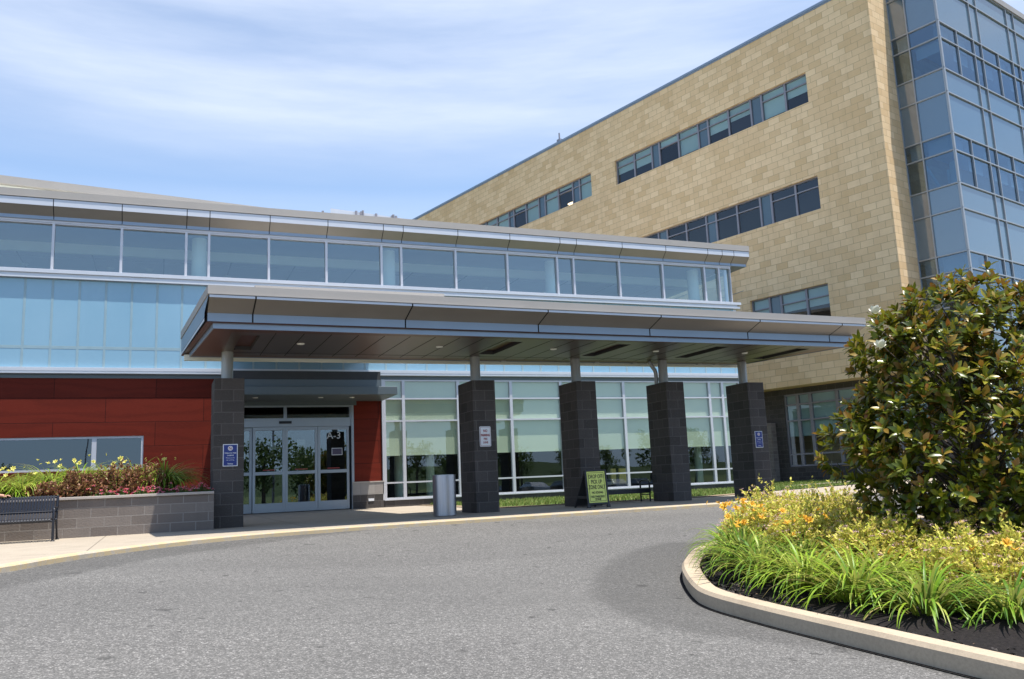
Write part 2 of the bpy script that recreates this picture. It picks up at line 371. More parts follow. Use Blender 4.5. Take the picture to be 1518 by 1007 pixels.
def dup(o,loc=None,rz=None,sc=None,parent=None,label=None,group=None,top=True):
    c=o.copy();col.objects.link(c)
    if parent is not None: c.parent=parent
    if loc is not None: c.location=loc
    if rz is not None: c.rotation_euler=(0,0,rz)
    if sc is not None: c.scale=(sc,sc,sc) if not hasattr(sc,'__len__') else sc
    if label: c['label']=label
    if group: c['group']=group
    for ch in list(o.children): dup(ch,parent=c)
    return c
def text_into(mb,s,size,O,u,w,n,align='CENTER',mi=0,bold=0,sx=1):
    """letters as flat faces: O = baseline anchor, u = reading direction, w = up, n = out"""
    cu=bpy.data.curves.new('t','FONT');cu.body=s;cu.size=size;cu.align_x=align;cu.resolution_u=3;cu.offset=bold
    ob=bpy.data.objects.new('t',cu);col.objects.link(ob)
    dg=bpy.context.evaluated_depsgraph_get();me=ob.evaluated_get(dg).to_mesh()
    O,u,w,n=[np.array(q,float) for q in (O,u,w,n)]
    vs=[O+u*v.co.x*sx+w*v.co.y for v in me.vertices];fs=[tuple(p.vertices) for p in me.polygons]
    mb.add(vs,fs,mi)
    ob.evaluated_get(dg).to_mesh_clear();bpy.data.objects.remove(ob);bpy.data.curves.remove(cu)
def wall_holes(mb,O,u,n,u0,u1,z0,z1,holes,d,mi=0):
    """wall face in plane (u,z) at O with openings; n = outward; reveals d deep"""
    O,u,n=[np.array(q,float) for q in (O,u,n)];Z=np.array([0,0,1.])
    us=sorted({u0,u1,*[h[0] for h in holes],*[h[1] for h in holes]});zs=sorted({z0,z1,*[h[2] for h in holes],*[h[3] for h in holes]})
    P=lambda a,z,k=0:O+u*a+Z*z-n*k
    for i in range(len(us)-1):
        for j in range(len(zs)-1):
            a,b,c,e=us[i],us[i+1],zs[j],zs[j+1];mu,mz=(a+b)/2,(c+e)/2
            if any(h[0]<mu<h[1] and h[2]<mz<h[3] for h in holes): continue
            mb.quad(P(a,c),P(b,c),P(b,e),P(a,e),mi)
    for a,b,c,e in [h[:4] for h in holes]:
        mb.quad(P(a,c),P(a,e),P(a,e,d),P(a,c,d),mi);mb.quad(P(b,c),P(b,e),P(b,e,d),P(b,c,d),mi)
        mb.quad(P(a,c),P(b,c),P(b,c,d),P(a,c,d),mi);mb.quad(P(a,e),P(b,e),P(b,e,d),P(a,e,d),mi)
def window(parent,O,u,n,u0,u1,z0,z1,inset,fw,fd,fmat,gmat,trans=(),shade=None,shmat='shade',name='window',panename='pane',shin=.07,rows=None):
    """one glazed bay: bars, its pane and, where given, a roller shade behind"""
    Z=(0,0,1);O,u,n=[np.array(q,float) for q in (O,u,n)]
    f=MB();g=.0015
    f.obox(O,u,Z,n,u0,u0+fw,z0,z1,-inset-fd,-inset);f.obox(O,u,Z,n,u1-fw,u1,z0,z1,-inset-fd,-inset)
    f.obox(O,u,Z,n,u0+fw,u1-fw,z0,z0+fw,-inset-fd,-inset-g);f.obox(O,u,Z,n,u0+fw,u1-fw,z1-fw,z1,-inset-fd,-inset-g)
    for t in trans: f.obox(O,u,Z,n,u0+fw,u1-fw,t-fw*.5,t+fw*.5,-inset-fd,-inset-g)
    fo=f.build(name,fmat,parent)
    k=inset+fd*.55;q=lambda a,z,kk:O+u*a+np.array([0,0,z])-n*kk
    p=MB();p.quad(q(u0+fw*.5,z0+fw*.5,k),q(u1-fw*.5,z0+fw*.5,k),q(u1-fw*.5,z1-fw*.5,k),q(u0+fw*.5,z1-fw*.5,k))
    p.build(panename,gmat,fo)
    if shade is not None:
        s=MB();s.obox(O,u,Z,n,u0+fw*.9,u1-fw*.9,shade,z1-fw*.6,-k-shin-.004,-k-shin)
        s.obox(O,u,Z,n,u0+fw*.9,u1-fw*.9,shade-.02,shade+.012,-k-shin-.012,-k-shin+.008)
        s.build('shade',shmat,fo)
    return fo
UX=(1,0,0);NY=(0,-1,0);ZZ=(0,0,1)
# ------------------------------------------------------------------ terrain
def spline(pts,k=8,closed=False):
    P=[np.array(p,float) for p in pts];N=len(P);out=[]
    for i in range(N if closed else N-1):
        g=lambda j:P[j%N] if closed else P[min(max(j,0),N-1)]
        a,b,c,d=g(i-1),g(i),g(i+1),g(i+2)
        for t in np.arange(k)/k:
            out.append(.5*((2*b)+(c-a)*t+(2*a-5*b+4*c-d)*t*t+(3*b-a-3*c+d)*t**3))
    if not closed: out.append(P[-1])
    return np.array(out)
KERB=spline([(-16,-6),(-9,-.5),(-5,4.6),(-2.5,7.9),(-1.41,9.75),(-1.0,10.7),(-.42,11.65),(.3,12.5),(1.2,13.1),(2.2,13.42),(3.3,13.58),(5.6,13.74),(8.4,13.9),(11.7,14.15),(15,14.7),(20,16),(34,20.5),(70,31)],6)
def kdist(x,y):
    A=KERB[:-1];B=KERB[1:];p=np.array([x,y]);d=B-A
    t=np.clip(((p-A)*d).sum(1)/(d*d).sum(1),0,1);q=A+d*t[:,None];e=p-q
    i=int(np.argmin((e*e).sum(1)));r=math.hypot(*e[i])
    return -r if d[i][0]*e[i][1]-d[i][1]*e[i][0]>0 else r     # positive on the road side
def road_z(x,y): return -.06-.08*min(max(kdist(x,y),0),14)
mb=MB();mb.quad((-2500,-2500,-1.4),(2500,-2500,-1.4),(2500,2500,-1.4),(-2500,2500,-1.4));struct('ground',mb,'field')
mb=MB();mb.quad((-60,-75,-1.22),(90,-75,-1.22),(90,-15.5,-1.22),(-60,-15.5,-1.22));struct('parking_lot',mb,'asphalt')
mb=MB();HP=[(x,-330-40*math.sin(x*.004),6.5+2.6*math.sin(x*.013)+1.6*math.sin(x*.041+1)) for x in range(-900,1201,30)]
for a,b in zip(HP[:-1],HP[1:]): mb.quad((a[0],a[1]+60,-1.39),(b[0],b[1]+60,-1.39),b,a);mb.quad(a,b,(b[0],b[1]-120,-1.39),(a[0],a[1]-120,-1.39))
struct('hills',mb,'hillwood')
# pavement slab and its kerb
nrm=[];
for i in range(len(KERB)):
    d=KERB[min(i+1,len(KERB)-1)]-KERB[max(i-1,0)];d/=np.linalg.norm(d);nrm.append(np.array([-d[1],d[0]]))
KI=np.array([KERB[i]+nrm[i]*.16 for i in range(len(KERB))])
mb=MB()
for i in range(len(KERB)-1):
    a,b=KI[i],KI[i+1];mb.quad((a[0],a[1],0),(b[0],b[1],0),(b[0],90,0),(a[0],90,0))
struct('pavement',mb,'walk')
mb=MB()
for i in range(len(KERB)-1):
    a,b,c,d=KERB[i],KERB[i+1],KI[i+1],KI[i];e=.02;na,nb=nrm[i]*e,nrm[i+1]*e
    mb.quad((*(a+na),.006),(*(b+nb),.006),(*c,.006),(*d,.006));mb.quad((*a,-.012),(*b,-.012),(*(b+nb),.006),(*(a+na),.006));mb.quad((*a,-1.4),(*b,-1.4),(*b,-.012),(*a,-.012))
struct('kerb',mb,'kerb')
# planted island
ISL=spline([(4.55,6.0),(4.62,6.75),(4.98,7.6),(5.5,8.4),(6.4,9.25),(8,9.9),(11,10.3),(14,9.6),(16,7.6),(16.2,4),(14,0),(10,-1.5),(6.5,-.6),(5.0,1.6),(4.72,3.6),(4.58,5.2)],8,True)
def inset(P,d):
    N=len(P);o=[]
    for i in range(N):
        t=P[(i+1)%N]-P[i-1];t/=np.linalg.norm(t);o.append(P[i]+np.array([t[1],-t[0]])*d)
    return np.array(o)
N=len(ISL)
KH=.15
mb=MB();rings=[(0,-.02),(-.001,KH-.03),(.025,KH),(.165,KH),(.19,KH-.02),(.19,.02)]
R=[]
for d,h in rings:
    q=inset(ISL,d);R.append([(p[0],p[1],road_z(*ISL[i])+h) for i,p in enumerate(q)])
for a,b in zip(R[:-1],R[1:]):
    mb.add(a+b,[(i,(i+1)%N,N+(i+1)%N,N+i) for i in range(N)],0,True)
o=struct('island_kerb',mb,'island_kerb')
mb=MB();q=inset(ISL,-.03);q2=inset(ISL,.01)
mb.add([(p[0],p[1],road_z(*p)+.009) for p in q]+[(p[0],p[1],road_z(*ISL[i])+.011) for i,p in enumerate(q2)],[(i,(i+1)%N,N+(i+1)%N,N+i) for i in range(N)])
struct('kerb_foot_strip',mb,'mulch')  # dark strip around the foot of the island kerb
def idist(x,y): return float(np.sqrt(((ISL-np.array([x,y]))**2).sum(1)).min())
xs=np.concatenate([np.arange(-30,-6,2),np.arange(-6,-2.5,.4),np.arange(-2.5,8,.14),np.arange(8,20,.5),np.arange(20,62,2)]);ys=np.concatenate([np.arange(-16,-2,1.5),np.arange(-2,3,.5),np.arange(3,14.6,.14),np.arange(14.6,34,2)])
mb=MB();nx=len(xs);rv=[];mk=[]
for y in ys:
    for x in xs:
        k=kdist(x,y);rv.append((x,y,-.06-.08*min(max(k,0),14)));m=0
        if -3<x<8.2 and 3<y<14.7:
            gwid=.66*max(0,min(1,(3.4-x)/2.5))
            if k>0: m=max(m,min(1,max(0,(gwid-k)/.10+.5)) if gwid>.02 else 0)
            d=idist(x,y);t_=max(0,min(1,(y-4.4)/1.8));w_=.08+.86*t_*t_*(3-2*t_)*(1 if x<6.6 else max(0,1-(x-6.6)))
            m=max(m,min(1,max(0,(w_-d)/.14+.5)))
        mk.append(m)
mb.add(rv,[(j*nx+i,j*nx+i+1,(j+1)*nx+i+1,(j+1)*nx+i) for j in range(len(ys)-1) for i in range(nx-1)],0,True)
ro=struct('road',mb,'asphalt')
at_=ro.data.attributes.new('newer','FLOAT','POINT');at_.data.foreach_set('value',mk)
ctr=ISL.mean(0)
def isl_z(x,y):
    return road_z(x,y)+.10+.10*min(1,max(0,idist(x,y))/1.2)
mb=MB();prev=None
for d in (.185,.5,1.0,1.8):
    q=inset(ISL,d);ring=[(p[0],p[1],road_z(*ISL[i])+.11+.07*min(1,(d-.18)/.9)+random.uniform(-.012,.012)) for i,p in enumerate(q)]
    if prev is not None: mb.add(prev+ring,[(i,(i+1)%N,N+(i+1)%N,N+i) for i in range(N)],0,True)
    prev=ring
mb.add(prev+[(ctr[0],ctr[1],road_z(*ctr)+.25)],[(i,(i+1)%N,N) for i in range(N)],0,True)
struct('mulch_bed',mb,'mulch')
mb=MB()
for _ in range(9000):
    i=random.randrange(N);
    if not (i<34 or i>N-24): continue
    t=ISL[(i+1)%N]-ISL[i];nn=np.array([t[1],-t[0]]);nn/=np.linalg.norm(nn)
    d=.2+1.2*random.random()**1.5;p=ISL[i]+t*random.random()+nn*d
    z=road_z(*p)+.125+.07*min(1,(d-.18)/.9);a=random.uniform(0,6.28);L=random.uniform(.014,.05);w=random.uniform(.005,.014);tz=random.uniform(-.5,.5)
    e=np.array([math.cos(a),math.sin(a),tz])*L;f=np.array([-math.sin(a),math.cos(a),random.uniform(-.6,.6)])*w;c=np.array([p[0],p[1],z])
    mb.quad(c-e-f,c+e-f,c+e+f,c-e+f)
mb.build('mulch_chips','chip',None,0,'stuff')
# lawns by the buildings
def lawn(poly,name,z=.02,soil=True):
    mb=MB();mb.add([(x,y,z) for x,y in poly],[tuple(range(len(poly)))]);struct(name,mb,'lawn')
L1=[(7.3,18.55),(9.2,18.15),(12.2,18.05),(15.0,19.3),(15.0,YF-.02),(7.3,YF-.02)]
lawn(L1,'lawn')
L2=[(15.004,19.3),(17,19.8),(21.5,21.8),(27,24.2),(31,25.6),(32,40),(19.4,40),(19.4,YF-.02),(15.004,YF-.02)]
lawn(L2,'lawn',.021)
mb=MB();mb.add([(x,y,.016) for x,y in [(6.9,18.2),(9.2,17.75),(12.3,17.7),(15.4,18.9),(15.2,19.8),(12.2,18.6),(9.2,18.6),(7.6,19.2),(7.1,YF-.05),(6.95,YF-.05)]],[tuple(range(10))])
struct('bare_soil',mb,'soil')
mb=MB();mb.add([(x,y,.026) for x,y in [(19.5,22.6),(27,25.6),(27.5,26.8),(19.2,23.4)]],[(0,1,2,3)]);struct('footpath',mb,'walk')
mb=MB()
def inpoly(x,y,P):
    c=False;j=len(P)-1
    for i in range(len(P)):
        if (P[i][1]>y)!=(P[j][1]>y) and x<(P[j][0]-P[i][0])*(y-P[i][1])/(P[j][1]-P[i][1])+P[i][0]: c=not c
        j=i
    return c
cnt=0
while cnt<26000:
    x,y=random.uniform(7.3,31),random.uniform(18,34)
    if random.random()>1.3-(y-18)/16: continue
    if not (inpoly(x,y,L1) or inpoly(x,y,L2)): continue
    if inpoly(x,y,[(19.5,22.6),(27,25.6),(27.5,26.8),(19.2,23.4)]): continue
    h=random.uniform(.03,.085);a=random.uniform(0,6.28);w=.012;l=random.uniform(0,.05)
    mb.add([(x-w*math.cos(a),y-w*math.sin(a),.02),(x+w*math.cos(a),y+w*math.sin(a),.02),(x+l*math.sin(a),y-l*math.cos(a),.02+h)],[(0,1,2)]);cnt+=1
mb.build('grass','blade',None,0,'stuff')
# ------------------------------------------------------------------ low entrance building
LB=thing('entrance_building',(8,YF,0),'long low building with red panels, pale blue translucent wall and a glazed upper strip','building')
XL,XR=-16.0,18.75
# red wall, left of the doors
WINL=(-9.5,-.38,1.31,2.165)
mb=MB();wall_holes(mb,(0,YF,0),UX,NY,XL,2.05,0,3.66,[WINL],.12);mb.build('red_wall','red',LB)
for a,b,s in ((-4.6,-1.537,None),(-1.537,-.38,None),(-9.5,-4.6,None)):
    window(LB,(0,YF,0),UX,NY,a,b,1.31,2.165,.03,.055,.09,'frame','towerglass')
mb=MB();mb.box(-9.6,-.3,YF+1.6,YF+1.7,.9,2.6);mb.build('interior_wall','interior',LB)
# red wall right of the doors with its block base
mb=MB();mb.box(5.08,5.92,YF+.0,YF+.25,.752,3.66);mb.build('red_wall','red',LB)
mb=MB();mb.box(5.06,5.95,YF-.06,YF+.25,.38,.72);mb.build('block_base','lightblock',LB)
mb=MB();mb.box(5.05,5.96,YF-.075,YF+.25,.72,.752);mb.build('base_cap','cap',LB)
mb=MB();mb.box(5.06,5.955,YF-.055,YF+.25,0,.38);mb.build('block_base','block',LB)  # lower course coloured darker than the pale course above
mb=MB();mb.box(5.50,5.66,YF-.075,YF-.056,.2,.27);mb.build('outlet_cover','signwhite',LB)
# block base below the big windows
mb=MB();mb.box(5.97,XR-.1,YF-.04,YF+.3,0,.185);mb.build('block_base','block',LB)
mb=MB();mb.box(5.97,XR-.08,YF-.07,YF+.3,.186,.215);mb.build('sill','silver',LB)
# silver band and dark reveal over the ground floor
mb=MB();mb.box(XL,XR,YF-.13,YF+.1,3.765,3.925);mb.box(XL,XR,YF-.145,YF-.132,3.775,3.80);mb.box(XL,XR,YF-.145,YF-.132,3.835,3.915);mb.build('band','silver',LB)
mb=MB();mb.box(XL,XR,YF-.03,YF+.1,3.662,3.762);mb.build('reveal','hood',LB)
# translucent wall
mb=MB();mb.box(XL,XR-.12,YF-.02,YF+.08,3.927,6.225);mb.build('translucent_wall','trans',LB)
mb=MB();x0=FX(33.8,500)
for k in range(-22,40):
    x=x0+.622*k
    if XL<x<XR-.2: mb.box(x-.028,x+.028,YF-.026,YF-.0205,3.93,6.22)
mb.build('batten','transbar',LB)
mb=MB();mb.box(XL,XR-.14,YF-.0245,YF-.0205,4.41,4.49);mb.build('rail','transbar',LB)
# sill band under the clerestory
mb=MB();mb.box(XL,XR+.14,YF-.16,YF+.15,6.36,6.45);mb.box(XL,XR,YF-.11,YF+.15,6.30,6.359);mb.box(XL,XR+.1,YF-.14,YF+.15,6.23,6.299)
mb.box(XR-.12,XR,YF-.02,YF+.1,3.93,6.22);mb.box(XR-.12,XR,YF+.1,YF+14,3.93,6.45);mb.build('band','silver',LB)
# clerestory windows
CW=[FX(a,b) for a,b in [(77,401),(178.9,405.9),(275.1,410.5),(309,411.8),(398.1,415.6),(483.7,420.6),(565.7,423),(595.2,424.9),(676.1,429.1),(753.1,431.7),(827.3,434.9),(851.7,436.4),(919.5,439),(984.1,442.4),(1046.3,445.3),(1067.7,446),(1085,447)]]
CW=[CW[0]-1.65*k-.6*(k//3) for k in range(8,0,-1)]+CW
for a,b in zip(CW[:-1],CW[1:]): window(LB,(0,YF,0),UX,NY,a,b,6.45,7.72,-.06,.032,.16,'frame','upglass')
for k in range(4):
    a=YF+.2+k*2.2
    window(LB,(CW[-1]+.02,0,0),(0,1,0),(1,0,0),a,a+2.2,6.45,7.72,.0,.035,.12,'frame','upglass')
# clerestory room: ceiling, pale bulkhead, round columns, down lights
mb=MB();mb.box(XL,XR-.15,YF+2.2,YF+11,7.50,7.56);mb.build('ceiling','ceiling',LB)
mb=MB()
for k in range(-9,12): mb.box(k*1.9-.02,k*1.9+.02,YF+2.2,YF+11,7.488,7.4985)
for k in range(4): mb.box(XL,XR-.2,YF+2.6+k*1.9-.012,YF+2.6+k*1.9+.012,7.4885,7.4985)
mb.build('ceiling_joint','blue',LB)
mb=MB();mb.box(XL,XR-.15,YF+2.1,YF+2.195,7.50,7.95);mb.box(XL,XR-.15,YF+.25,YF+2.1,7.90,7.95);mb.build('bulkhead','bulkhead',LB)
mb=MB();mb.box(XL,XR-.2,YF+11,YF+11.1,4.5,7.6);mb.box(XL,XR-.2,YF+.25,YF+11,4.4,4.5);mb.build('interior_wall','white',LB)
for x in (FX(290,380)+.1,FX(580,395)-.02,FX(825,400)-.1,FX(1035,420)-.05):
    mb=MB();mb.tube([(x*1.025,YF+.85,4.5),(x*1.025,YF+.85,7.95)],.2,20);mb.build('column','white',LB)
for x,y in ((-1.5,3.6),(-.4,3.5),(.2,4.4),(1.9,3.9),(4.9,3.6),(5.9,4.5),(9.4,3.5),(10.7,3.7),(13.2,3.9),(14.0,4.3),(16.2,3.6),(-3.8,3.6),(8.1,4.6)):
    mb=MB();mb.lathe((x,YF+y,7.44),[(.0,0),(.09,0),(.12,.05)],14);mb.build('ceiling_lamp','lamp',LB)
# eave: blue drip, sloped soffit, band and cap, panel joints over the mullions
EY=[(YF-.12,7.78),(YF-.12,7.87),(YF-.34,8.085),(YF-.34,8.27)]
JX=sorted(set(CW))
XE=FX(1095,365)+.16
def eave(mb,mi,p,q,th=.03):
    e=[XL]+[x for x in JX if XL<x<XE-.1]+[XE]
    for a,b in zip(e[:-1],e[1:]):
        g=.010
        mb.add([(a+g,p[0],p[1]),(b-g,p[0],p[1]),(b-g,q[0],q[1]),(a+g,q[0],q[1])],[(0,1,2,3)],mi)
mb=MB();eave(mb,0,EY[0],EY[1]);eave(mb,1,EY[1],EY[2]);eave(mb,2,EY[2],EY[3]);mb.quad((XL,YF-.12,7.7805),(XE,YF-.12,7.7805),(XE,YF+12,7.7805),(XL,YF+12,7.7805),0)
e=XE
mb.add([(e,YF-.12,7.78),(e,YF-.12,7.87),(e,YF-.34,8.085),(e,YF-.34,8.27),(e,YF+12,8.27),(e,YF+12,7.78)],[(0,1,2,3,4,5)],1)
mb.build('eave',['blue','slope','band'],LB)
mb=MB();mb.add([(XL,YF-.105,7.79),(XE-.02,YF-.105,7.79),(XE-.02,YF-.105,7.885),(XL,YF-.105,7.885)],[(0,1,2,3)]);mb.quad((XL,YF-.105,7.885),(XE-.02,YF-.105,7.885),(XE-.02,YF-.32,8.095),(XL,YF-.32,8.095));mb.quad((XL,YF-.32,8.095),(XE-.02,YF-.32,8.095),(XE-.02,YF-.32,8.283),(XL,YF-.32,8.283))
mb.build('eave_backing','dark',LB)
mb=MB();mb.box(XL,XE+.01,YF-.36,YF-.1,8.285,8.30);mb.box(XL,XE+.01,YF-.345,YF-.08,8.3005,8.49);mb.build('roof_cap','taupe',LB)
mb=MB();mb.box(XL,CW[-1],YF-.075,YF+.1,7.722,7.779);mb.build('head_frame','frame',LB)
mb=MB();mb.box(XL,XE-.02,YF-.08,YF+12,8.30,8.44);mb.build('roof','roofmem',LB)
# taller roof behind, its edge falling towards the right
A=on_plane(0,263,(0,YF+1.2,0),(0,1,0));B=on_plane(368,308,(0,YF+1.2,0),(0,1,0))
sl=(B[2]-A[2])/(B[0]-A[0]);zt=lambda x:A[2]+sl*(x-A[0])
for (o0,o1,y0,m) in ((0,-.22,YF+1.0,'taupe'),(-.225,-.8,YF+1.15,'bulkhead')):
    mb=MB();xa,xb=XL,B[0]+3.2
    mb.add([(xa,y0,zt(xa)+o1),(xb,y0,zt(xb)+o1),(xb,y0,zt(xb)+o0),(xa,y0,zt(xa)+o0),(xa,YF+8,zt(xa)+o1),(xb,YF+8,zt(xb)+o1),(xb,YF+8,zt(xb)+o0),(xa,YF+8,zt(xa)+o0)],BOXF)
    mb.build('upper_roof',m,LB)
# storefront bays
SX=[FX(x,620) for x in (569.5,598.4,679.9,758.6,832.8)];SX=SX+[SX[-1]+.60,FX(926.5,620),FX(926.5,620)+1.72,FX(1054.4,620),FX(1073.8,620),FX(1073.8,620)+.72]
TR=[.68,2.45,3.10]
for i,(a,b) in enumerate(zip(SX[:-1],SX[1:])):
    window(LB,(0,YF,0),UX,NY,a,b,.216,3.66,-.02,.045,.10,'frame','glass',TR,1.47,'shade',shin=.05)
mb=MB();mb.box(5.93,SX[0]-.002,YF-.06,YF+.12,.2,3.66);mb.build('window_jamb','frame',LB)
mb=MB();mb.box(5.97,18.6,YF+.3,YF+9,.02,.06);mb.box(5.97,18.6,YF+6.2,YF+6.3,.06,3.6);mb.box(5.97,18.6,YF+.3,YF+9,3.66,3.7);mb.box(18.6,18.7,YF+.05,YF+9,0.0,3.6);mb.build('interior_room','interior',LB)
for x in (6.75,7.75,13.0,16.6,17.6):
    mb=MB();mb.tube([(x,YF+1.3,.06),(x,YF+1.3,3.65)],.13,18);mb.build('interior_column','tealshade',LB)
# entrance: doors, header, transom lights
DX=[FX(x,700) for x in (374,422.8,471.2,518.5)];DX=[DX[0]-1.0]+DX
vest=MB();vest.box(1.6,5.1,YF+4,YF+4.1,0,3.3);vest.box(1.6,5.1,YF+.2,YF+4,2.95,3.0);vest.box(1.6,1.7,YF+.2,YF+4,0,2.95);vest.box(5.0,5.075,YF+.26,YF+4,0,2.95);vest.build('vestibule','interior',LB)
def door(a,b,off,rail=.07):
    f=MB();y0,y1=YF+off,YF+off+.06
    f.box(a,a+rail,y0,y1,.02,2.33);f.box(b-rail,b,y0,y1,.02,2.33);f.box(a+rail,b-rail,y0+.002,y1,2.24,2.33);f.box(a+rail,b-rail,y0+.002,y1,.02,.27);f.box(a+rail,b-rail,y0+.002,y1,1.03,1.12)
    d=f.build('sliding_door','doorframe',LB,.004)
    g=MB();g.box(a+rail-.01,b-rail+.01,y0+.028,y0+.036,.2,1.06);g.box(a+rail-.01,b-rail+.01,y0+.028,y0+.036,1.09,2.27);g.build('pane','doorglass',d)
    h=MB();h.box(a+rail+.2,b-rail-.2,y0+.0265,y0+.0275,1.15,1.175);h.build('warning_sticker','signred',d)
    return d
D=[door(DX[0],DX[1],.10),door(DX[1]+.01,DX[2],.03),door(DX[2]+.003,DX[3],.03),door(DX[3]+.01,DX[4],.04)]
t=MB();text_into(t,'A-3',.27,((DX[3]+DX[4])/2+.02,YF+.066,1.985),UX,ZZ,NY);t.build('door_number','lettergrey',D[3])
n_=MB();n_.box(DX[3]+.40,DX[3]+.70,YF+.0655,YF+.0675,1.52,1.72);n_.build('notice','signwhite',D[3])
n_=MB();n_.box(DX[3]+.415,DX[3]+.685,YF+.063,YF+.0653,1.535,1.705);n_.build('notice','paper',D[3])
for q,(x,z) in ((1,(.42,1.72)),(2,(.33,1.78))):
    n_=MB();n_.box(DX[q]+x,DX[q]+x+.22,YF+.068,YF+.07,z,z+.2);n_.build('poster','signwhite',D[q])
t=MB();t.box(1.9,DX[4]+.05,YF+.0,YF+.16,2.335,2.53);t.build('door_header','doorframe',LB)
t=MB();t.box(DX[2]-.17,DX[2]+.17,YF-.03,YF-.001,2.42,2.49);t.build('door_sensor','blackmetal',LB)
for a,b in ((1.9,DX[2]+.0),(DX[2]+.003,DX[4]+.05)): window(LB,(0,YF,0),UX,NY,a,b,2.532,2.92,-.01,.04,.1,'doorframe','doorglass')
t=MB();t.box(DX[4]+.052,DX[4]+.12,YF-.04,YF+.2,0,2.92);t.build('door_jamb','doorframe',LB)
t=MB();t.box(1.9,5.2,YF-.02,YF+.3,2.922,3.66);t.build('soffit_panel','hood',LB)
# hood over the doors
HY=22.4
t=MB();t.box(1.55,FX(589.4,580)*HY/YF+.0,HY,YF-.021,3.035,3.25);h=t.build('door_hood','hood',LB,.01)
t=MB();t.box(1.6,5.58,HY+.32,YF-.15,3.252,3.47);t.build('hood_fascia','hood',h)
t=MB();t.box(1.6,5.57,HY+.36,YF-.15,3.471,3.70);t.build('hood_roof','trough',h)
for x in (2.3,4.0,4.85):
    t=MB();t.lathe((x,HY+.7,3.02),[(0,0),(.06,0),(.075,.013)],16);t.build('down_light','lamp',h)
# rooftop screens
RU=thing('rooftop_unit',(7.0,40,8.4),'pale metal equipment screen with posts on the low flat roof','equipment')
def RP(x,y,Y=40): return onY(x,y,Y)
a=RP(490,309);b=RP(608,326)
mb=MB();mb.box(a[0],b[0],40,42.5,8.2,b[2]+.02);mb.add([(a[0],40.0,b[2]+.02),(b[0],40,b[2]+.02),(a[0],40,a[2])],[(0,1,2)]);mb.build('screen_panel','band',RU)
for x,y in ((478.5,313),(528,313),(535.5,314),(537.8,312.5),(557.5,317),(581,320),(583,318.5),(587,320.5)):
    p=RP(x,y,39.9);mb=MB();mb.box(p[0]-.05,p[0]+.05,39.85,39.95,8.3,p[2]);mb.build('post','greyframe',RU)
# waiting room chairs
for k,(xa,xb) in enumerate(((905.5,912.5),(917.5,930.5))):
    p=onY((xa+xb)/2,707,YF+.75);w=(onY(xb,707,YF+.75)[0]-onY(xa,707,YF+.75)[0])/2
    c=thing('waiting_chair',(p[0],YF+.75,.06),('narrow' if k==0 else 'wide')+' mustard waiting chair behind the window glass, '+('left' if k==0 else 'right')+' of the two','chair','mustard chairs inside the window')
    t=MB();t.box(p[0]-w,p[0]+w,YF+.7,YF+.78,.36,.84);t.build('backrest','yellowchair',c,.02)
    t=MB();t.box(p[0]-w,p[0]+w,YF+.78,YF+1.25,.32,.42);t.build('seat','yellowchair',c,.02)
    for sx in (-1,1):
        for yy in (YF+.76,YF+1.2):
            t=MB();t.tube([(p[0]+sx*(w-.03),yy,.06),(p[0]+sx*(w-.03),yy,.32)],.014,8);t.build('leg','blackmetal',c)
# ------------------------------------------------------------------ drop-off canopy
CN=thing('entrance_canopy',(7,15.5,3.18),'long flat metal canopy with sloped fascia carried on five dark pillars','canopy')
FLx,FRx,BLx,BRx=.64,14.02,.35,13.33
def fy(x,y0,y1): return y0+(y1-y0)*(x-FLx)/(FRx-FLx)
cj=[FLx,1.335,3.86,6.385,8.785,11.155,13.345,FRx]
prof=[((13.37,13.72),3.592),((13.37,13.72),3.553),((13.86,14.13),3.405),((13.86,14.13),3.272)]
mb=MB()
for k,mi in ((0,2),(1,1),(2,0)):
    (pa,za),(pb,zb)=prof[k],prof[k+1]
    for a,b in zip(cj[:-1],cj[1:]):
        g=.012
        P=lambda x,y,z:(x,fy(x,*y),z)
        mb.quad(P(a+g,pa,za),P(b-g,pa,za),P(b-g,pb,zb),P(a+g,pb,zb),mi)
mb.build('fascia',['blue','slope','band'],CN)
mb=MB()
for (pa,za),(pb,zb) in zip(prof[:-1],prof[1:]):
    s=.016;P=lambda x,y,z:(x,fy(x,*y)+s,z+.004)
    mb.quad(P(FLx,pa,za),P(FRx,pa,za),P(FRx,pb,zb),P(FLx,pb,zb))
mb.build('fascia_backing','dark',CN)
BY=17.5
bq=lambda t:(BLx+(FLx-BLx)*t)
# left and right end panels
def endpanel(xf,yf,yfl,xb,yb,s):
    m=MB()
    X=lambda y:xf+(xb-xf)*(y-yfl)/(yb-yfl)
    pts=[(yfl,3.592),(yf,3.405),(yf,3.33),(yb,3.33),(yb,3.592)]
    m.add([(X(y),y,z) for y,z in pts],[(0,1,2,3,4)],0)
    m.add([(X(y),y,z) for y,z in ((yf,3.322),(yf,3.272),(yb,3.272),(yb,3.322))],[(0,1,2,3)],1)
    m.build('end_panel',['blue','band'],CN)
endpanel(FLx,13.86,13.37,BLx,BY,-1);endpanel(FRx,14.13,13.72,BRx,BY,1)
mb=MB();mb.quad((FLx+.0,13.9,3.28),(BLx+.02,BY-.01,3.28),(BLx+.02,BY-.01,3.58),(FLx+.0,13.9,3.39));mb.build('end_backing','dark',CN)
def slab(mb,q,z0,z1,mi=0): mb.add([(x,y,z0) for x,y in q]+[(x,y,z1) for x,y in q],[(3,2,1,0),(4,5,6,7),(0,1,5,4),(1,2,6,5),(2,3,7,6),(3,0,4,7)],mi)
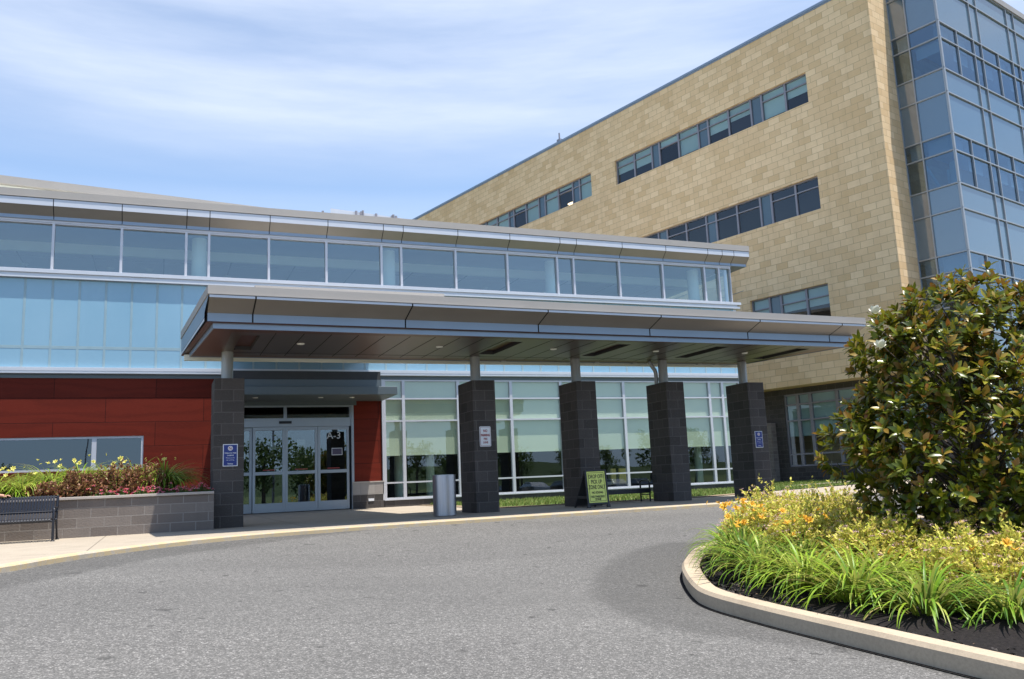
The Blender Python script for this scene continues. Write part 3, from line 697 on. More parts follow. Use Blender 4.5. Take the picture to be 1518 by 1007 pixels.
mb=MB();slab(mb,[(FLx-.012,13.355),(FRx+.02,13.705),(BRx+.02,BY+.02),(BLx-.012,BY+.02)],3.60,3.614);slab(mb,[(FLx-.01,13.385),(FRx+.02,13.735),(BRx+.02,BY+.02),(BLx-.01,BY+.02)],3.6145,3.745)
mb.build('roof_cap','taupe',CN)
mb=MB();slab(mb,[(FLx+.02,13.6),(FRx-.02,13.95),(BRx-.02,BY-.02),(BLx+.02,BY-.02)],3.745,3.76);mb.build('roof','roofmem',CN)
mb=MB();slab(mb,[(FLx+.005,13.885),(FRx-.005,14.155),(BRx-.005,BY-.005),(BLx+.005,BY-.005)],3.262,3.285);mb.build('soffit_rim','redsoffit',CN)
LQ=[(FLx+.10,13.95),(FRx-.12,14.2),(BRx-.08,17.05),(BLx+.14,17.05)]
mb=MB()
for (a,b) in zip(LQ,LQ[1:]+LQ[:1]):
    d=np.array(b)-np.array(a);d/=np.linalg.norm(d);n2=np.array([-d[1],d[0]])*.02
    c=np.array(b)+n2;e=np.array(a)+n2;slab(mb,[a,b,tuple(c),tuple(e)],3.175,3.262)
mb.build('soffit_lip','blue',CN)
# soffit: reddish border, metal field with recessed light troughs
mb=MB()
LX=[(1.22,1.52),(5.98,6.33),(8.36,8.68),(10.72,11.05),(12.85,13.2)]
q0,q1=14.58,16.15
def fq(x,y): return (x,y,3.186)
cuts=sorted([.9]+[v for p in LX for v in p]+[13.5])
holes=[(a,b,q0+(a-1)*.008,q1) for a,b in LX]
O=np.array([0,0,3.186])
def soff(mb,x0,x1,y0,y1,mi): mb.quad((x0,y0,3.186),(x1,y0,3.186),(x1,y1,3.186),(x0,y1,3.186),mi)
X0,X1,Y0,Y1=1.05,13.0+.35,14.3,16.75
us=[X0]+[v for p in LX for v in p]+[X1]
for i in range(len(us)-1):
    a,b=us[i],us[i+1]
    if i%2==0: soff(mb,a,b,Y0,Y1,0)
    else: soff(mb,a,b,Y0,q0,0);soff(mb,a,b,q1,Y1,0)
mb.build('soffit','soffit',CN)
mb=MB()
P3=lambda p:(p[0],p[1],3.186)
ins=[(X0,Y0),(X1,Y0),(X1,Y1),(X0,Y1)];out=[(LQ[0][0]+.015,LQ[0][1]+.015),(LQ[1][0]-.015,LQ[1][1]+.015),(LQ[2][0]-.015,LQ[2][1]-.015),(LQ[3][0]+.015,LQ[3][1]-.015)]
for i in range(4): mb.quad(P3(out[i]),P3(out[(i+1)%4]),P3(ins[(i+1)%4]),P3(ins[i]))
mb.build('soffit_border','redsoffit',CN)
mb=MB();x=1.75
k=0
while x<13.2:
    if not any(a-.05<x<b+.05 for a,b in LX): mb.box(x-.006,x+.006,Y0,Y1,3.183,3.1855)
    x+=.46
mb.box(X0,X1,16.45,16.462,3.183,3.1855);mb.build('soffit_joint','dark',CN)
for a,b in LX:
    t=MB();t.quad((a,q0,3.30),(b,q0,3.30),(b,q1,3.30),(a,q1,3.30))
    for s in ((a,q0,b,q0),(b,q0,b,q1),(b,q1,a,q1),(a,q1,a,q0)): t.quad((s[0],s[1],3.186),(s[2],s[3],3.186),(s[2],s[3],3.30),(s[0],s[1],3.30))
    t.build('light_trough','trough',CN)
for x in (2.3,4.9,7.3,9.7,12.0):
    t=MB();t.lathe((x,15.3,3.17),[(0,0),(.06,0),(.07,.014)],14);t.build('down_light','lamp',CN)
# back edge strip: pale colour stands in for ground light reflected underneath
t=MB();slab(t,[(BLx+.05,17.12),(BRx-.05,17.12),(BRx-.05,17.24),(BLx+.05,17.24)],3.13,3.235);slab(t,[(BLx+.05,17.26),(BRx-.05,17.26),(BRx-.05,17.42),(BLx+.05,17.42)],3.19,3.255);t.build('rim_reflection_strip','bulkhead',CN)
for x in (6.9,9.2,10.2,12.0,12.5):
    t=MB();t.box(x-.05,x+.05,17.0,17.118,3.165,3.25);t.build('bracket','frame',CN)
t=MB();t.box(1.75,5.62,17.3,YF-.021,4.42,4.62);t.box(1.70,5.67,17.25,YF-.021,4.621,4.68);t.build('link_roof','taupe',CN)
for x in (2.2,5.2):
    t=MB();t.box(x-.06,x+.06,17.3,17.42,3.76,4.42);t.build('roof_strut','post',CN)
# ------------------------------------------------------------------ pillars with steel posts
PL=[(.89,1.405,16.0,16.92,'dark block pillar at the planter wall end, blue sign on its front'),(5.826,6.318,16.11,17.0,'dark block pillar right behind the steel bin, white parking sign on it'),(8.2,8.672,16.16,17.02,'dark block pillar directly behind the yellow folding board'),(10.473,10.944,16.21,17.05,'dark block pillar at the right end of the backless black bench, bent pipe on its post'),(12.736,13.205,16.25,17.08,'dark block pillar nearest the stone tower, small blue sign on its front')]
for i,(a,b,y0,y1,lab) in enumerate(PL):
    p=thing('pillar',((a+b)/2,(y0+y1)/2,0),lab,'pillar','dark block pillars under the canopy')
    t=MB();t.box(a,b,y0,y1,-.05,2.645);t.build('shaft','block',p,.008)
    cx=(a+b)/2-.015;cy=y0+.42
    t=MB();t.tube([(cx,cy,2.646),(cx,cy,3.184)],.105,24);t.lathe((cx,cy,2.646),[(.16,0),(.16,.012),(.105,.012)],20);t.build('post','post',p)
    if i==3:
        t=MB();t.tube([(cx-.13,cy+.1,2.65),(cx-.13,cy+.1,2.9),(cx-.15,cy+.1,2.97),(cx-.3,cy+.1,3.17)],.045,12);t.build('drain_pipe','post',p)
# ------------------------------------------------------------------ stone tower
TB=None
az=R_(104.19);Vd=np.array([math.cos(az),math.sin(az),0]);Nn=np.array([-Vd[1],Vd[0],0]);Wd=-Nn
d=ray(1322,300);c0=EYE+d*(24/d[1]);C0=np.array([c0[0],c0[1],0])
TB=thing('stone_tower',tuple(C0+Wd*4+Vd*8),'tall sandstone building with ribbon windows and a blue glass corner','building')
def ts(x,y):
    p=on_plane(x,y,C0,Nn);return float((p-C0)@Vd),float(p[2])
zroof=ts(1230,0)[1]
def zs_(pts): return sum(ts(*p)[1] for p in pts)/len(pts)
w1b=zs_([(1198.6,151.7),(912,274.8)]);w1t=zs_([(1194.4,107.4),(911.1,238.1)])
w2b=zs_([(1216.8,309.8),(1059.5,358.2)]);w2t=zs_([(1212,260),(949.9,351.9)])
w3t=zs_([(1228.1,420.4),(1117.9,443.7)]);fl=w1b-w2b;w3b=w2b-fl
sof=ts(1200,569)[1]
def Z3(k): return None
zA=lambda x,y,o=(600,80),s=2.372:ts(o[0]+x/s,o[1]+y/s)[0]
m1=[zA(*p) for p in [(1420,170),(1337,203),(1254,236),(1216,253),(1137,288),(1065,318),(1030,333),(960,362),(893,390),(866,405),(805,432),(743,460)]]
m1l=[zA(x,y,(680,260),6.325) for x,y in [(1250,190),(1125,240),(1060,270),(925,325),(800,380),(742,408),(622,462),(508,510)]]
st=m1l[-1]-m1l[-2];m1l+= [m1l[-1]+.55,m1l[-1]+.55+st,m1l[-1]+.55+2*st,m1l[-1]+1.1+2*st,m1l[-1]+1.1+3*st]
m2=[zA(x,y,(880,180),4.2167) for x,y in [(1420,540),(1265,580),(1112,628),(1042,648),(897,692),(765,735),(703,753)]]
u=m2[2]-m2[1];v=m2[3]-m2[2];m2+= [m2[-1]+u,m2[-1]+2*u,m2[-1]+2*u+v,m2[-1]+3*u+v,m2[-1]+4*u+v]
s3=ts(1229,440)[0];m3=[s3,ts(1192,430)[0],ts(1154.5,438)[0]];m3+= [m3[-1]+v,ts(1117,446)[0]+.2]
bands=[(m1,w1b,w1t),(m1l,w1b,w1t),(m2,w2b,w2t),(m3,w3b,w3t)]
holes=[(m[0],m[-1],zb,zt) for m,zb,zt in bands]
mb=MB();wall_holes(mb,C0,Vd,Nn,0,58,sof,zroof,holes,.3)
# end face and soffit
we=float((on_plane(1350,300,C0,Vd)-C0)@Wd)
E0=C0+Wd*we
mb.quad(C0+(0,0,sof),E0+(0,0,sof),E0+(0,0,zroof),C0+(0,0,zroof))
mb.quad(C0+(0,0,sof),E0+(0,0,sof),E0+Vd*58+(0,0,sof),C0+Vd*58+(0,0,sof))
mb.build('stone_wall','stone',TB)
t=MB();t.obox(C0,Vd,ZZ,Nn,-.06,58,zroof+.002,zroof+.11,-14,.07);t.obox(C0,Vd,ZZ,Nn,-.05,58,zroof-.06,zroof+.001,.001,.03);t.build('parapet_cap','blue',TB)
t=MB();k=ts(826,213)[0];t.obox(C0,Vd,ZZ,Nn,k-.15,k+.15,zroof+.11,zroof+.35,-.3,-.1);t.tube([C0+Vd*k+Wd*.2+np.array([0,0,zroof+.3]),C0+Vd*k+Wd*.2+np.array([0,0,zroof+.75])],.05,8);t.build('roof_vent','greyframe',TB)
t=MB();t.obox(C0,Vd,ZZ,Nn,.3,57,sof+.2,zroof-.3,-1.6,-1.55);t.build('interior_wall','interior',TB)
for bi,(m,zb,zt) in enumerate(bands):
    tr=zb+(zt-zb)*.70
    # frame ring round the whole opening is made by the bays themselves
    for i,(a,b) in enumerate(zip(m[:-1],m[1:])):
        narrow=(b-a)<(m[1]-m[0])*.75
        sh=None
        if not narrow and not (bi==2):
            r=(i*7+bi*3)%5;sh=zb+(zt-zb)*[.45,.55,.12,.4,.7][r]
        if bi==1 and not narrow: sh=zb+(zt-zb)*(.08 if i%4!=2 else .85)
        if bi==3 and not narrow: sh=zb+(zt-zb)*.5
        window(TB,C0,Vd,Nn,a+.001,b-.001,zb+.004,zt-.004,.12,.045,.12,'greyframe','spandrel' if narrow else 'tallglass',[tr] if not(narrow and i%2==0) else [],sh,'tealshade',shin=.05)
# one lit strip lamp seen through the upper left windows
p=ts(837,298);t=MB();t.obox(C0,Vd,ZZ,Nn,p[0]-.2,p[0]+.75,p[1]+.12,p[1]+.2,-1.1,-.9)
ml=bpy.data.materials.new('lit lamp');ml.use_nodes=True;bb=ml.node_tree.nodes['Principled BSDF'];bb.inputs['Emission Color'].default_value=(1,.7,.35,1);bb.inputs['Emission Strength'].default_value=3.0
t.build('ceiling_lamp',ml,TB)
# recessed ground floor, dark block and big grid window
G=1.0
def tg(x,y):
    p=on_plane(x,y,C0+Wd*G,Nn);return float((p-C0)@Vd),float(p[2])
g0=tg(1160,580)[0];gs=[g0,tg(1181,600)[0],tg(1200,600)[0],tg(1240,600)[0]];st=gs[2]-gs[3];gs+= [gs[-1]-st*k for k in (1,1.5,2,3,4)]
gs=[q for q in gs if q>-.5];gb=tg(1200,691)[1];gt=sof-.25
mb=MB();wall_holes(mb,C0+Wd*G,Vd,Nn,-1.5,58,-.2,sof-.002,[(gs[-1],gs[0],gb,gt)],.15);mb.build('ground_floor_wall','block',TB)
mb=MB();pp=tg(1141,640);mb.obox(C0+Wd*G,Vd,ZZ,Nn,pp[0]-.35,pp[0]+.05,-.2,tg(1141,628)[1],.0,.35);mb.build('pilaster','planterblock',TB)
gz=[tg(1163,601.6)[1],tg(1164,625)[1],tg(1167,674.5)[1]]
for a,b in zip(gs[1:],gs[:-1]): window(TB,C0+Wd*G,Vd,Nn,a+.001,b-.001,gb,gt,.06,.07,.12,'greyframe','tallglass',gz,gb+(gt-gb)*.42,'tealshade',shin=.06)
# glass corner
pg=on_plane(1424,290,E0,Wd);tl=float((pg-E0)@(-Vd))
K0=E0-Vd*tl
def tl_(x,y):
    p=on_plane(x,y,E0,Wd);return float((p-E0)@(-Vd)),float(p[2])
hz=[tl_(x,y)[1] for x,y in [(1390.1,29.5),(1393.5,53.5),(1399.7,99.7),(1403,135.6),(1411,195.8),(1416,221),(1423,269.5),(1426.7,307.5),(1435.4,371),(1438.7,397.1)]]
f1=hz[0]-hz[4];f2=hz[4]-hz[8]
hz+= [hz[8]-(hz[4]-hz[6]),hz[8]-(hz[4]-hz[7]),hz[8]-f1]
hz+= [hz[-1]-(hz[4]-hz[5]),hz[-1]-(hz[4]-hz[6]),hz[-1]-(hz[4]-hz[7])]
pt=on_plane(1467,0,K0,Vd);ztop=float(pt[2]);zmid=hz[0]+(hz[3]-hz[4])
hz=[ztop]+[zmid]+hz+[0.3]
hz=sorted(set(hz),reverse=True)
vis=set()
for a,b in zip(hz[:-1],hz[1:]):
    h=a-b
mL=tl_(1371,252)[0]
lw=[0,mL,tl]
def W_(x,y):
    p=on_plane(x,y,K0,Vd);return float((p-K0)@Wd)
rw=[0]+[W_(1380+x/8.39,y/8.39) for x,y in [(300,350),(510,440),(610,490),(815,590),(1000,690),(1090,740)]]
pw_=rw[5]-rw[3];nw=rw[6]-rw[5]
while rw[-1]<10.5: rw+= [rw[-1]+pw_/2,rw[-1]+pw_,rw[-1]+pw_+nw]
# which rows are vision glass (they have the extra mullion)
vz=[(hz[i],hz[i+1]) for i in range(len(hz)-1)]
def isvis(a,b):
    zc=(a+b)/2
    for base in (hz.index(hz[2]),):pass
    for t0 in VT:
        if t0-VH<zc<t0: return True
    return False
zz=[tl_(1390.1,29.5)[1],tl_(1411,195.8)[1],tl_(1435.4,371)[1]];zz.append(zz[2]-(zz[0]-zz[1]))
VT=zz;VH=tl_(1390.1,29.5)[1]-tl_(1399.7,99.7)[1]
fr=MB();gr=[]
bw=.05
for fi,(O,uu,nn,cuts,half) in enumerate(((E0,-Vd,Nn,lw,()),(K0,Wd,-Vd,rw,tuple(rw[1::3])))):
    Lm=cuts[-1]
    for z in hz: fr.obox(O,uu,ZZ,nn,(0 if fi==0 else .0),Lm,z-bw/2,z+bw/2,-.08,.03 if fi==0 else .0305)
    for i,x in enumerate(cuts):
        for (za,zb) in vz:
            if x in half and not isvis(za,zb): continue
            if fi==1 and i==0: continue
            w2=bw*(1.5 if (fi==0 and i==len(cuts)-1) else 1)
            fr.obox(O,uu,ZZ,nn,x-w2/2,x+w2/2,zb+bw/2,za-bw/2,-.08,.028)
    for (za,zb) in vz:
        cc=[x for x in cuts if not(x in half and not isvis(za,zb))]
        for a,b in zip(cc[:-1],cc[1:]):
            gr.append((O,uu,nn,a,b,zb,za,isvis(za,zb),fi))
fo=fr.build('curtain_wall_frame','towerframe',TB)
for (O,uu,nn,a,b,zb,za,v,fi) in gr:
    t=MB();t.obox(O,uu,ZZ,nn,a+.02,b-.02,zb+.02,za-.02,-.04,-.03);g=t.build('glass_panel','towerglass' if v else 'towerspandrel',TB)
    if v and (int(a*7+zb*3)%3) and zb>4:
        hgt=za-zb
        if hgt<VH*.45: q0_=zb+.05
        else: q0_=za-hgt*.38
        t=MB();t.obox(O,uu,ZZ,nn,a+.12,b-.18,q0_,za-.03,-.26,-.25);t.build('shade','white',g)
t=MB();RE=rw[-1];t.obox(K0,Wd,ZZ,-Vd,.5,RE,.3,ztop-.3,-3.2,-3.1);t.build('interior_wall','interior',TB)
for z in VT:
    t=MB();t.obox(K0,Wd,ZZ,-Vd,.1,RE-.05,z-VH-.12,z-VH-.06,-3.1,-.1);t.obox(K0,Wd,ZZ,-Vd,.1,RE-.05,z+.05,z+.11,-3.1,-.1);t.build('floor_slab','ceiling',TB)
# stacked rolls leaning in one corner window
zf=VT[1]-VH
for k,(o,h,r,le) in enumerate(((.9,1.15,.06,.5),(.55,.75,.07,.0),(.32,1.0,.17,.0))):
    base=E0-Vd*(tl-o)+Wd*.5;t=MB();t.tube([base+np.array([0,0,zf-.05]),base+Vd*le+np.array([0,0,zf+h])],r,12);t.build('stored_roll','tealshade',TB)
t=MB();t.obox(K0,Wd,ZZ,-Vd,-.03,RE+.2,ztop+.03,ztop+.3,-5,.08);t.obox(E0,-Vd,ZZ,Nn,0,tl,ztop+.03,ztop+.3,-4,.081);t.build('parapet_cap','taupe',TB)
t=MB();t.obox(K0,Wd,ZZ,-Vd,RE,RE+.3,0,ztop+.02,-14,-.02);t.build('end_wall','stone',TB)
# stone body behind, so the tower is solid from the side
t=MB();t.obox(E0,Vd,ZZ,Nn,0,58,0,zroof-.01,-15,-.35-we*0-0.6);t.build('rear_body','stone',TB)
# ------------------------------------------------------------------ planter
PW=thing('planter_wall',(-4,15.6,0),'long low grey brown block planter wall with pale cap','planter')
t=MB();t.box(-11,.888,15.62,15.92,-.4,.60);t.box(.6,.887,15.921,YF-.002,-.1,.60);t.build('block_wall','planterblock',PW,.006)
t=MB();t.box(-11.02,.886,15.585,15.95,.602,.648);t.box(.58,.886,15.951,YF-.003,.602,.648);t.build('cap','cap',PW,.008)
t=MB();t.box(-11,.6,15.921,YF-.003,.2,.55);t.build('soil','mulch',PW)
# ------------------------------------------------------------------ signs
def board(name,loc,x0,x1,z0,z1,y,label,rim=None):
    s=thing(name,((x0+x1)/2,y,z0),label,'sign');return s
def tobacco(p0,p1,y,label):
    x0,z1=p0;x1,z0=p1
    s=board('wall_sign',None,x0,x1,z0,z1,y,label);W=x1-x0;H=z1-z0;cx=(x0+x1)/2
    t=MB();t.box(x0,x1,y-.008,y-.0005,z0,z1);t.build('backing','signwhite',s,.003)
    r=W*.055;t=MB();t.box(x0+r,x1-r,y-.0105,y-.0085,z0+r,z1-r);t.build('panel','signblue',s)
    t=MB();yy=y-.0125
    t.add([(cx+W*.165*math.cos(a),yy,z1-H*.19+W*.165*math.sin(a)) for a in np.linspace(0,6.283,28)[:-1]],[tuple(range(27))]);t.build('emblem_disc','signwhite',s)
    for tx,sz,dz,bo,sx_ in (('TOBACCO FREE',.118,.43,.002,.95),('CAMPUS',.118,.535,.002,1),('Thank you for',.105,.64,0,1),('not smoking.',.105,.735,0,1),('Virtua',.15,.915,.003,1)):
        t=MB();text_into(t,tx,W*sz,(cx,yy,z1-H*dz),UX,ZZ,NY,bold=bo*W,sx=sx_);t.build('lettering','signwhite',s)
    t=MB();c=(cx,yy-.001,z1-H*.19);rr=W*.12
    for k in range(24):
        a0,a1=k/24*6.283,(k+1)/24*6.283;P=lambda a,q:(c[0]+q*math.cos(a),c[1],c[2]+q*math.sin(a));t.quad(P(a0,rr),P(a1,rr),P(a1,rr*.78),P(a0,rr*.78))
    t.quad((c[0]-rr*.7,c[1],c[2]+rr*.45),(c[0]-rr*.45,c[1],c[2]+rr*.7),(c[0]+rr*.7,c[1],c[2]-rr*.45),(c[0]+rr*.45,c[1],c[2]-rr*.7));t.build('emblem','signred',s)
    t=MB();t.box(c[0]-rr*.55,c[0]+rr*.5,yy-.0006,yy-.0003,c[2]-rr*.14,c[2]+rr*.14);t.build('emblem','black',s)
    return s
def pf(x,y,Y): p=onY(x,y,Y);return float(p[0]),float(p[2])
tobacco(pf(330.5,658.8,16.0),pf(352.2,691.2,16.0),16.0,'blue and white tobacco free sign on the pillar at the planter end')
a=pf(1118.3,639.5,16.25);b=pf(1131.5,663.5,16.25);tobacco(a,(b[0],b[1]),16.25,'blue and white tobacco free sign on the pillar nearest the stone tower')
a=pf(710.2,632.5,16.11);b=pf(728,662,16.11)
s=board('parking_sign',None,a[0],b[0],b[1],a[1],16.11,'white no parking fire lane sign with red border on a pillar')
W=b[0]-a[0];H=a[1]-b[1];cx=(a[0]+b[0])/2;y=16.11
def rrect(mb,x0,x1,z0,z1,y,r,mi=0):
    pts=[]
    for (cx_,cz_,a0) in ((x1-r,z1-r,0),(x0+r,z1-r,90),(x0+r,z0+r,180),(x1-r,z0+r,270)):
        for k in range(5): a_=R_(a0+k*22.5);pts.append((cx_+r*math.cos(a_),y,cz_+r*math.sin(a_)))
    n=len(pts);mb.add(pts+[(p[0],p[1]+.004,p[2]) for p in pts],[tuple(range(n))]+[(i,(i+1)%n,n+(i+1)%n,n+i) for i in range(n)],mi)
t=MB();rrect(t,a[0],b[0],b[1],a[1],y-.010,.025);t.build('panel','signwhite',s)
t=MB();rrect(t,a[0]+.013,b[0]-.013,b[1]+.013,a[1]-.013,y-.0155,.02);t.build('border','signred',s)
t=MB();rrect(t,a[0]+.019,b[0]-.019,b[1]+.019,a[1]-.019,y-.021,.016);t.build('face','signwhite',s)
yy=y-.0235
for tx,sz,dz,sx_,bo in (('NO',.17,.28,.8,.003),('PARKING',.155,.49,.72,.003),('FIRE',.145,.67,.75,.002),('LANE',.145,.84,.75,.002)):
    t=MB();text_into(t,tx,H*sz,(cx,yy,a[1]-H*dz),UX,ZZ,NY,bold=bo,sx=sx_);t.build('lettering','signred',s)
# folding board
AF=thing('folding_board',(8.55,15.55,0),'black A-frame board with yellow drop off and pick up notice','sign')
Yb=15.35
bl=onY(872,747.5,Yb);br=onY(914,746.5,Yb);tl2=onY(865.5,689.5,Yb+.22);tr2=onY(902,688.5,Yb+.22)
z_=0.0;wv=np.array([br[0]-bl[0],0,0]);ux=wv/np.linalg.norm(wv);bW=.49
bx0=bl[0]+.02;P0=np.array([bx0-.03,Yb,0.0]);up=np.array([tl2[0]-bl[0]+.02,.24,.745]);upn=up/np.linalg.norm(up);nf=np.cross(ux,upn);nf=nf if nf[1]<0 else -nf
Lf=np.linalg.norm(up)
t=MB()
t.obox(P0,ux,upn,nf,0,.035,0,Lf,-.02,.02);t.obox(P0,ux,upn,nf,bW-.035,bW,0,Lf,-.02,.02);t.obox(P0,ux,upn,nf,.035,bW-.035,Lf-.03,Lf,-.02,.019);t.obox(P0,ux,upn,nf,.035,bW-.035,.06,.095,-.02,.019)
t.obox(P0,ux,upn,nf,.035,bW-.035,.09,Lf-.02,-.018,-.005)
t.obox(P0,ux,upn,nf,-.015,.06,0,.05,-.025,.025);t.obox(P0,ux,upn,nf,bW-.06,bW+.015,0,.05,-.025,.025)
t.build('front_panel','plastic',AF,.004)
P1=P0+np.array([-.02,.56,0]);up2=P0+up-P1;up2n=up2/np.linalg.norm(up2);nb=np.cross(ux,up2n);nb=nb if nb[1]>0 else -nb;L2f=np.linalg.norm(up2)
t=MB();t.obox(P1,ux,up2n,nb,0,.035,0,L2f,-.02,.02);t.obox(P1,ux,up2n,nb,bW-.035,bW,0,L2f,-.02,.02);t.obox(P1,ux,up2n,nb,.035,bW-.035,.06,L2f,-.018,-.005);t.build('rear_panel','plastic',AF,.004)
t=MB();m_=.5;t.add([P0+up*.25+nf*-.02,P1+up2*.25,P1+up2*.32,P0+up*.32+nf*-.02],[(0,1,2,3)]);t.build('hinge_strap','plastic',AF)
t=MB();t.obox(P0,ux,upn,nf,.04,bW-.04,.10,Lf-.035,.006,.012);po=t.build('poster','signyellow',AF)
t=MB();e0,e1,g0_,g1_=.065,bW-.065,.125,Lf-.06
for q in ((e0,e1,g0_,g0_+.008),(e0,e1,g1_-.008,g1_),(e0,e0+.008,g0_,g1_),(e1-.008,e1,g0_,g1_)): t.add([P0+ux*q[0]+upn*q[2]+nf*.014,P0+ux*q[1]+upn*q[2]+nf*.014,P0+ux*q[1]+upn*q[3]+nf*.014,P0+ux*q[0]+upn*q[3]+nf*.014],[(0,1,2,3)])
t.build('border','black',po)
for s_,sz,h_,sx_ in (('DROP OFF/',.118,.60,.58),('PICK UP',.118,.49,.58),('ZONE ONLY',.118,.38,.56),('NO IDLING',.062,.285,.8),('NO PARKING',.062,.20,.8),('ZONE',.062,.145,.8)):
    t=MB();text_into(t,s_,sz,P0+ux*(bW/2)+upn*h_*Lf/.78+nf*.0145,ux,upn,nf,bold=.0022,sx=sx_);t.build('lettering','black',po)
# ------------------------------------------------------------------ litter bin
a=onY(647,705,15.45);b=onY(681,704,15.45);bx=(a[0]+b[0])/2;br_=(b[0]-a[0])/2*.97
LBn=thing('litter_bin',(bx,15.7,0),'tall brushed steel cylindrical litter bin on the pavement','bin')
t=MB();t.lathe((bx,15.7,0),[(br_,.01),(br_,.505)],64);t.lathe((bx,15.7,0),[(br_*.985,.505),(br_*.985,.511)],64);t.lathe((bx,15.7,0),[(br_,.511),(br_,.765)],64);t.build('body','stainless',LBn)
t=MB();t.lathe((bx,15.7,0),[(br_,.765),(br_*.72,.772)],64);t.lathe((bx,15.7,0),[(br_*.72,.772),(br_*.68,.5)],64);t.build('top_ring','stainless',LBn)
# ------------------------------------------------------------------ slatted bench at the planter
def slat_bench(x0,x1,yb,label):
    b=thing('slatted_bench',((x0+x1)/2,yb-.25,0),label,'bench','black metal benches')
    # side profile (y,z): front lip, seat, back
    pr=[(yb-.47,.285),(yb-.49,.315),(yb-.47,.335),(yb-.40,.34),(yb-.16,.325),(yb-.09,.345),(yb-.05,.42),(yb+.0,.60),(yb+.03,.665),(yb+.055,.68),(yb+.075,.668)]
    t=MB();x=x0+.045
    while x<x1-.05:
        for (ya,za),(yc,zc) in zip(pr[:-1],pr[1:]):
            L=math.hypot(yc-ya,zc-za);ny,nz=-(zc-za)/L*.004,(yc-ya)/L*.004
            t.add([(x,ya-ny,za-nz),(x+.03,ya-ny,za-nz),(x+.03,yc-ny,zc-nz),(x,yc-ny,zc-nz),(x,ya+ny,za+nz),(x+.03,ya+ny,za+nz),(x+.03,yc+ny,zc+nz),(x,yc+ny,zc+nz)],BOXF)
        x+=.0405
    t.build('slats','bench',b)
    for (yy,zz_,r) in ((yb-.465,.30,.018),(yb-.10,.315,.018),(yb+.045,.655,.018),(yb-.06,.44,.013)):
        t=MB();t.tube([(x0,yy+.012,zz_),(x1,yy+.012,zz_)],r,10);t.build('rail','bench',b)
    for x in (x0+.015,x1-.015):
        t=MB();t.box(x-.018,x+.018,yb-.48,yb-.44,0,.31);t.build('leg','bench',b,.004)
        t=MB();t.tube([(x,yb+.14,.0),(x,yb-.06,.33),(x,yb+.06,.68)],.02,10);t.build('leg','bench',b)
        t=MB();t.tube([(x,yb-.46,.31),(x,yb-.47,.47),(x,yb-.42,.50),(x,yb-.03,.50)],.017,10);t.build('armrest','bench',b)
        for yy in (yb-.46,yb+.14):
            t=MB();t.lathe((x,yy,0),[(0,.012),(.035,.012),(.035,0)],12);t.build('foot','bench',b)
    return b
slat_bench(-3.35,-1.44,15.25,'dark slatted metal bench with backrest standing against the planter wall')
# backless bench by the pillar
bx0,bx1=8.9,10.5
BB=thing('backless_bench',((bx0+bx1)/2,17.25,0),'backless black bench with looped arms between two dark pillars','bench','black metal benches')
p=onY(955,725,17.1);zs=float(onY(940,725.5,17.2)[2]);xr=float(onY(961,720,17.1)[0])
bx1=xr;bx0=xr-1.75
t=MB();x=bx0
while x<bx1-.03: t.box(x,x+.03,17.02,17.42,zs-.02,zs+.005);x+=.042
t.build('seat','bench',BB)
t=MB();t.box(bx0,bx1,17.0,17.03,zs-.09,zs-.005);t.build('seat_rail','bench',BB);t=MB();t.box(bx0,bx1,17.41,17.44,zs-.09,zs-.005);t.build('seat_rail','bench',BB)
for x in (bx0+.02,bx1-.02):
    for yy in (17.02,17.42):
        t=MB();t.tube([(x,yy,0),(x,yy,zs+.16)],.02,10);t.build('leg','bench',BB)
    t=MB();t.tube([(x,17.02,zs+.16),(x,17.1,zs+.2),(x,17.34,zs+.2),(x,17.42,zs+.16)],.02,10);t.build('armrest','bench',BB)
    t=MB();t.tube([(x,17.03,.16),(x,17.41,.16)],.013,8);t.build('stretcher','bench',BB)
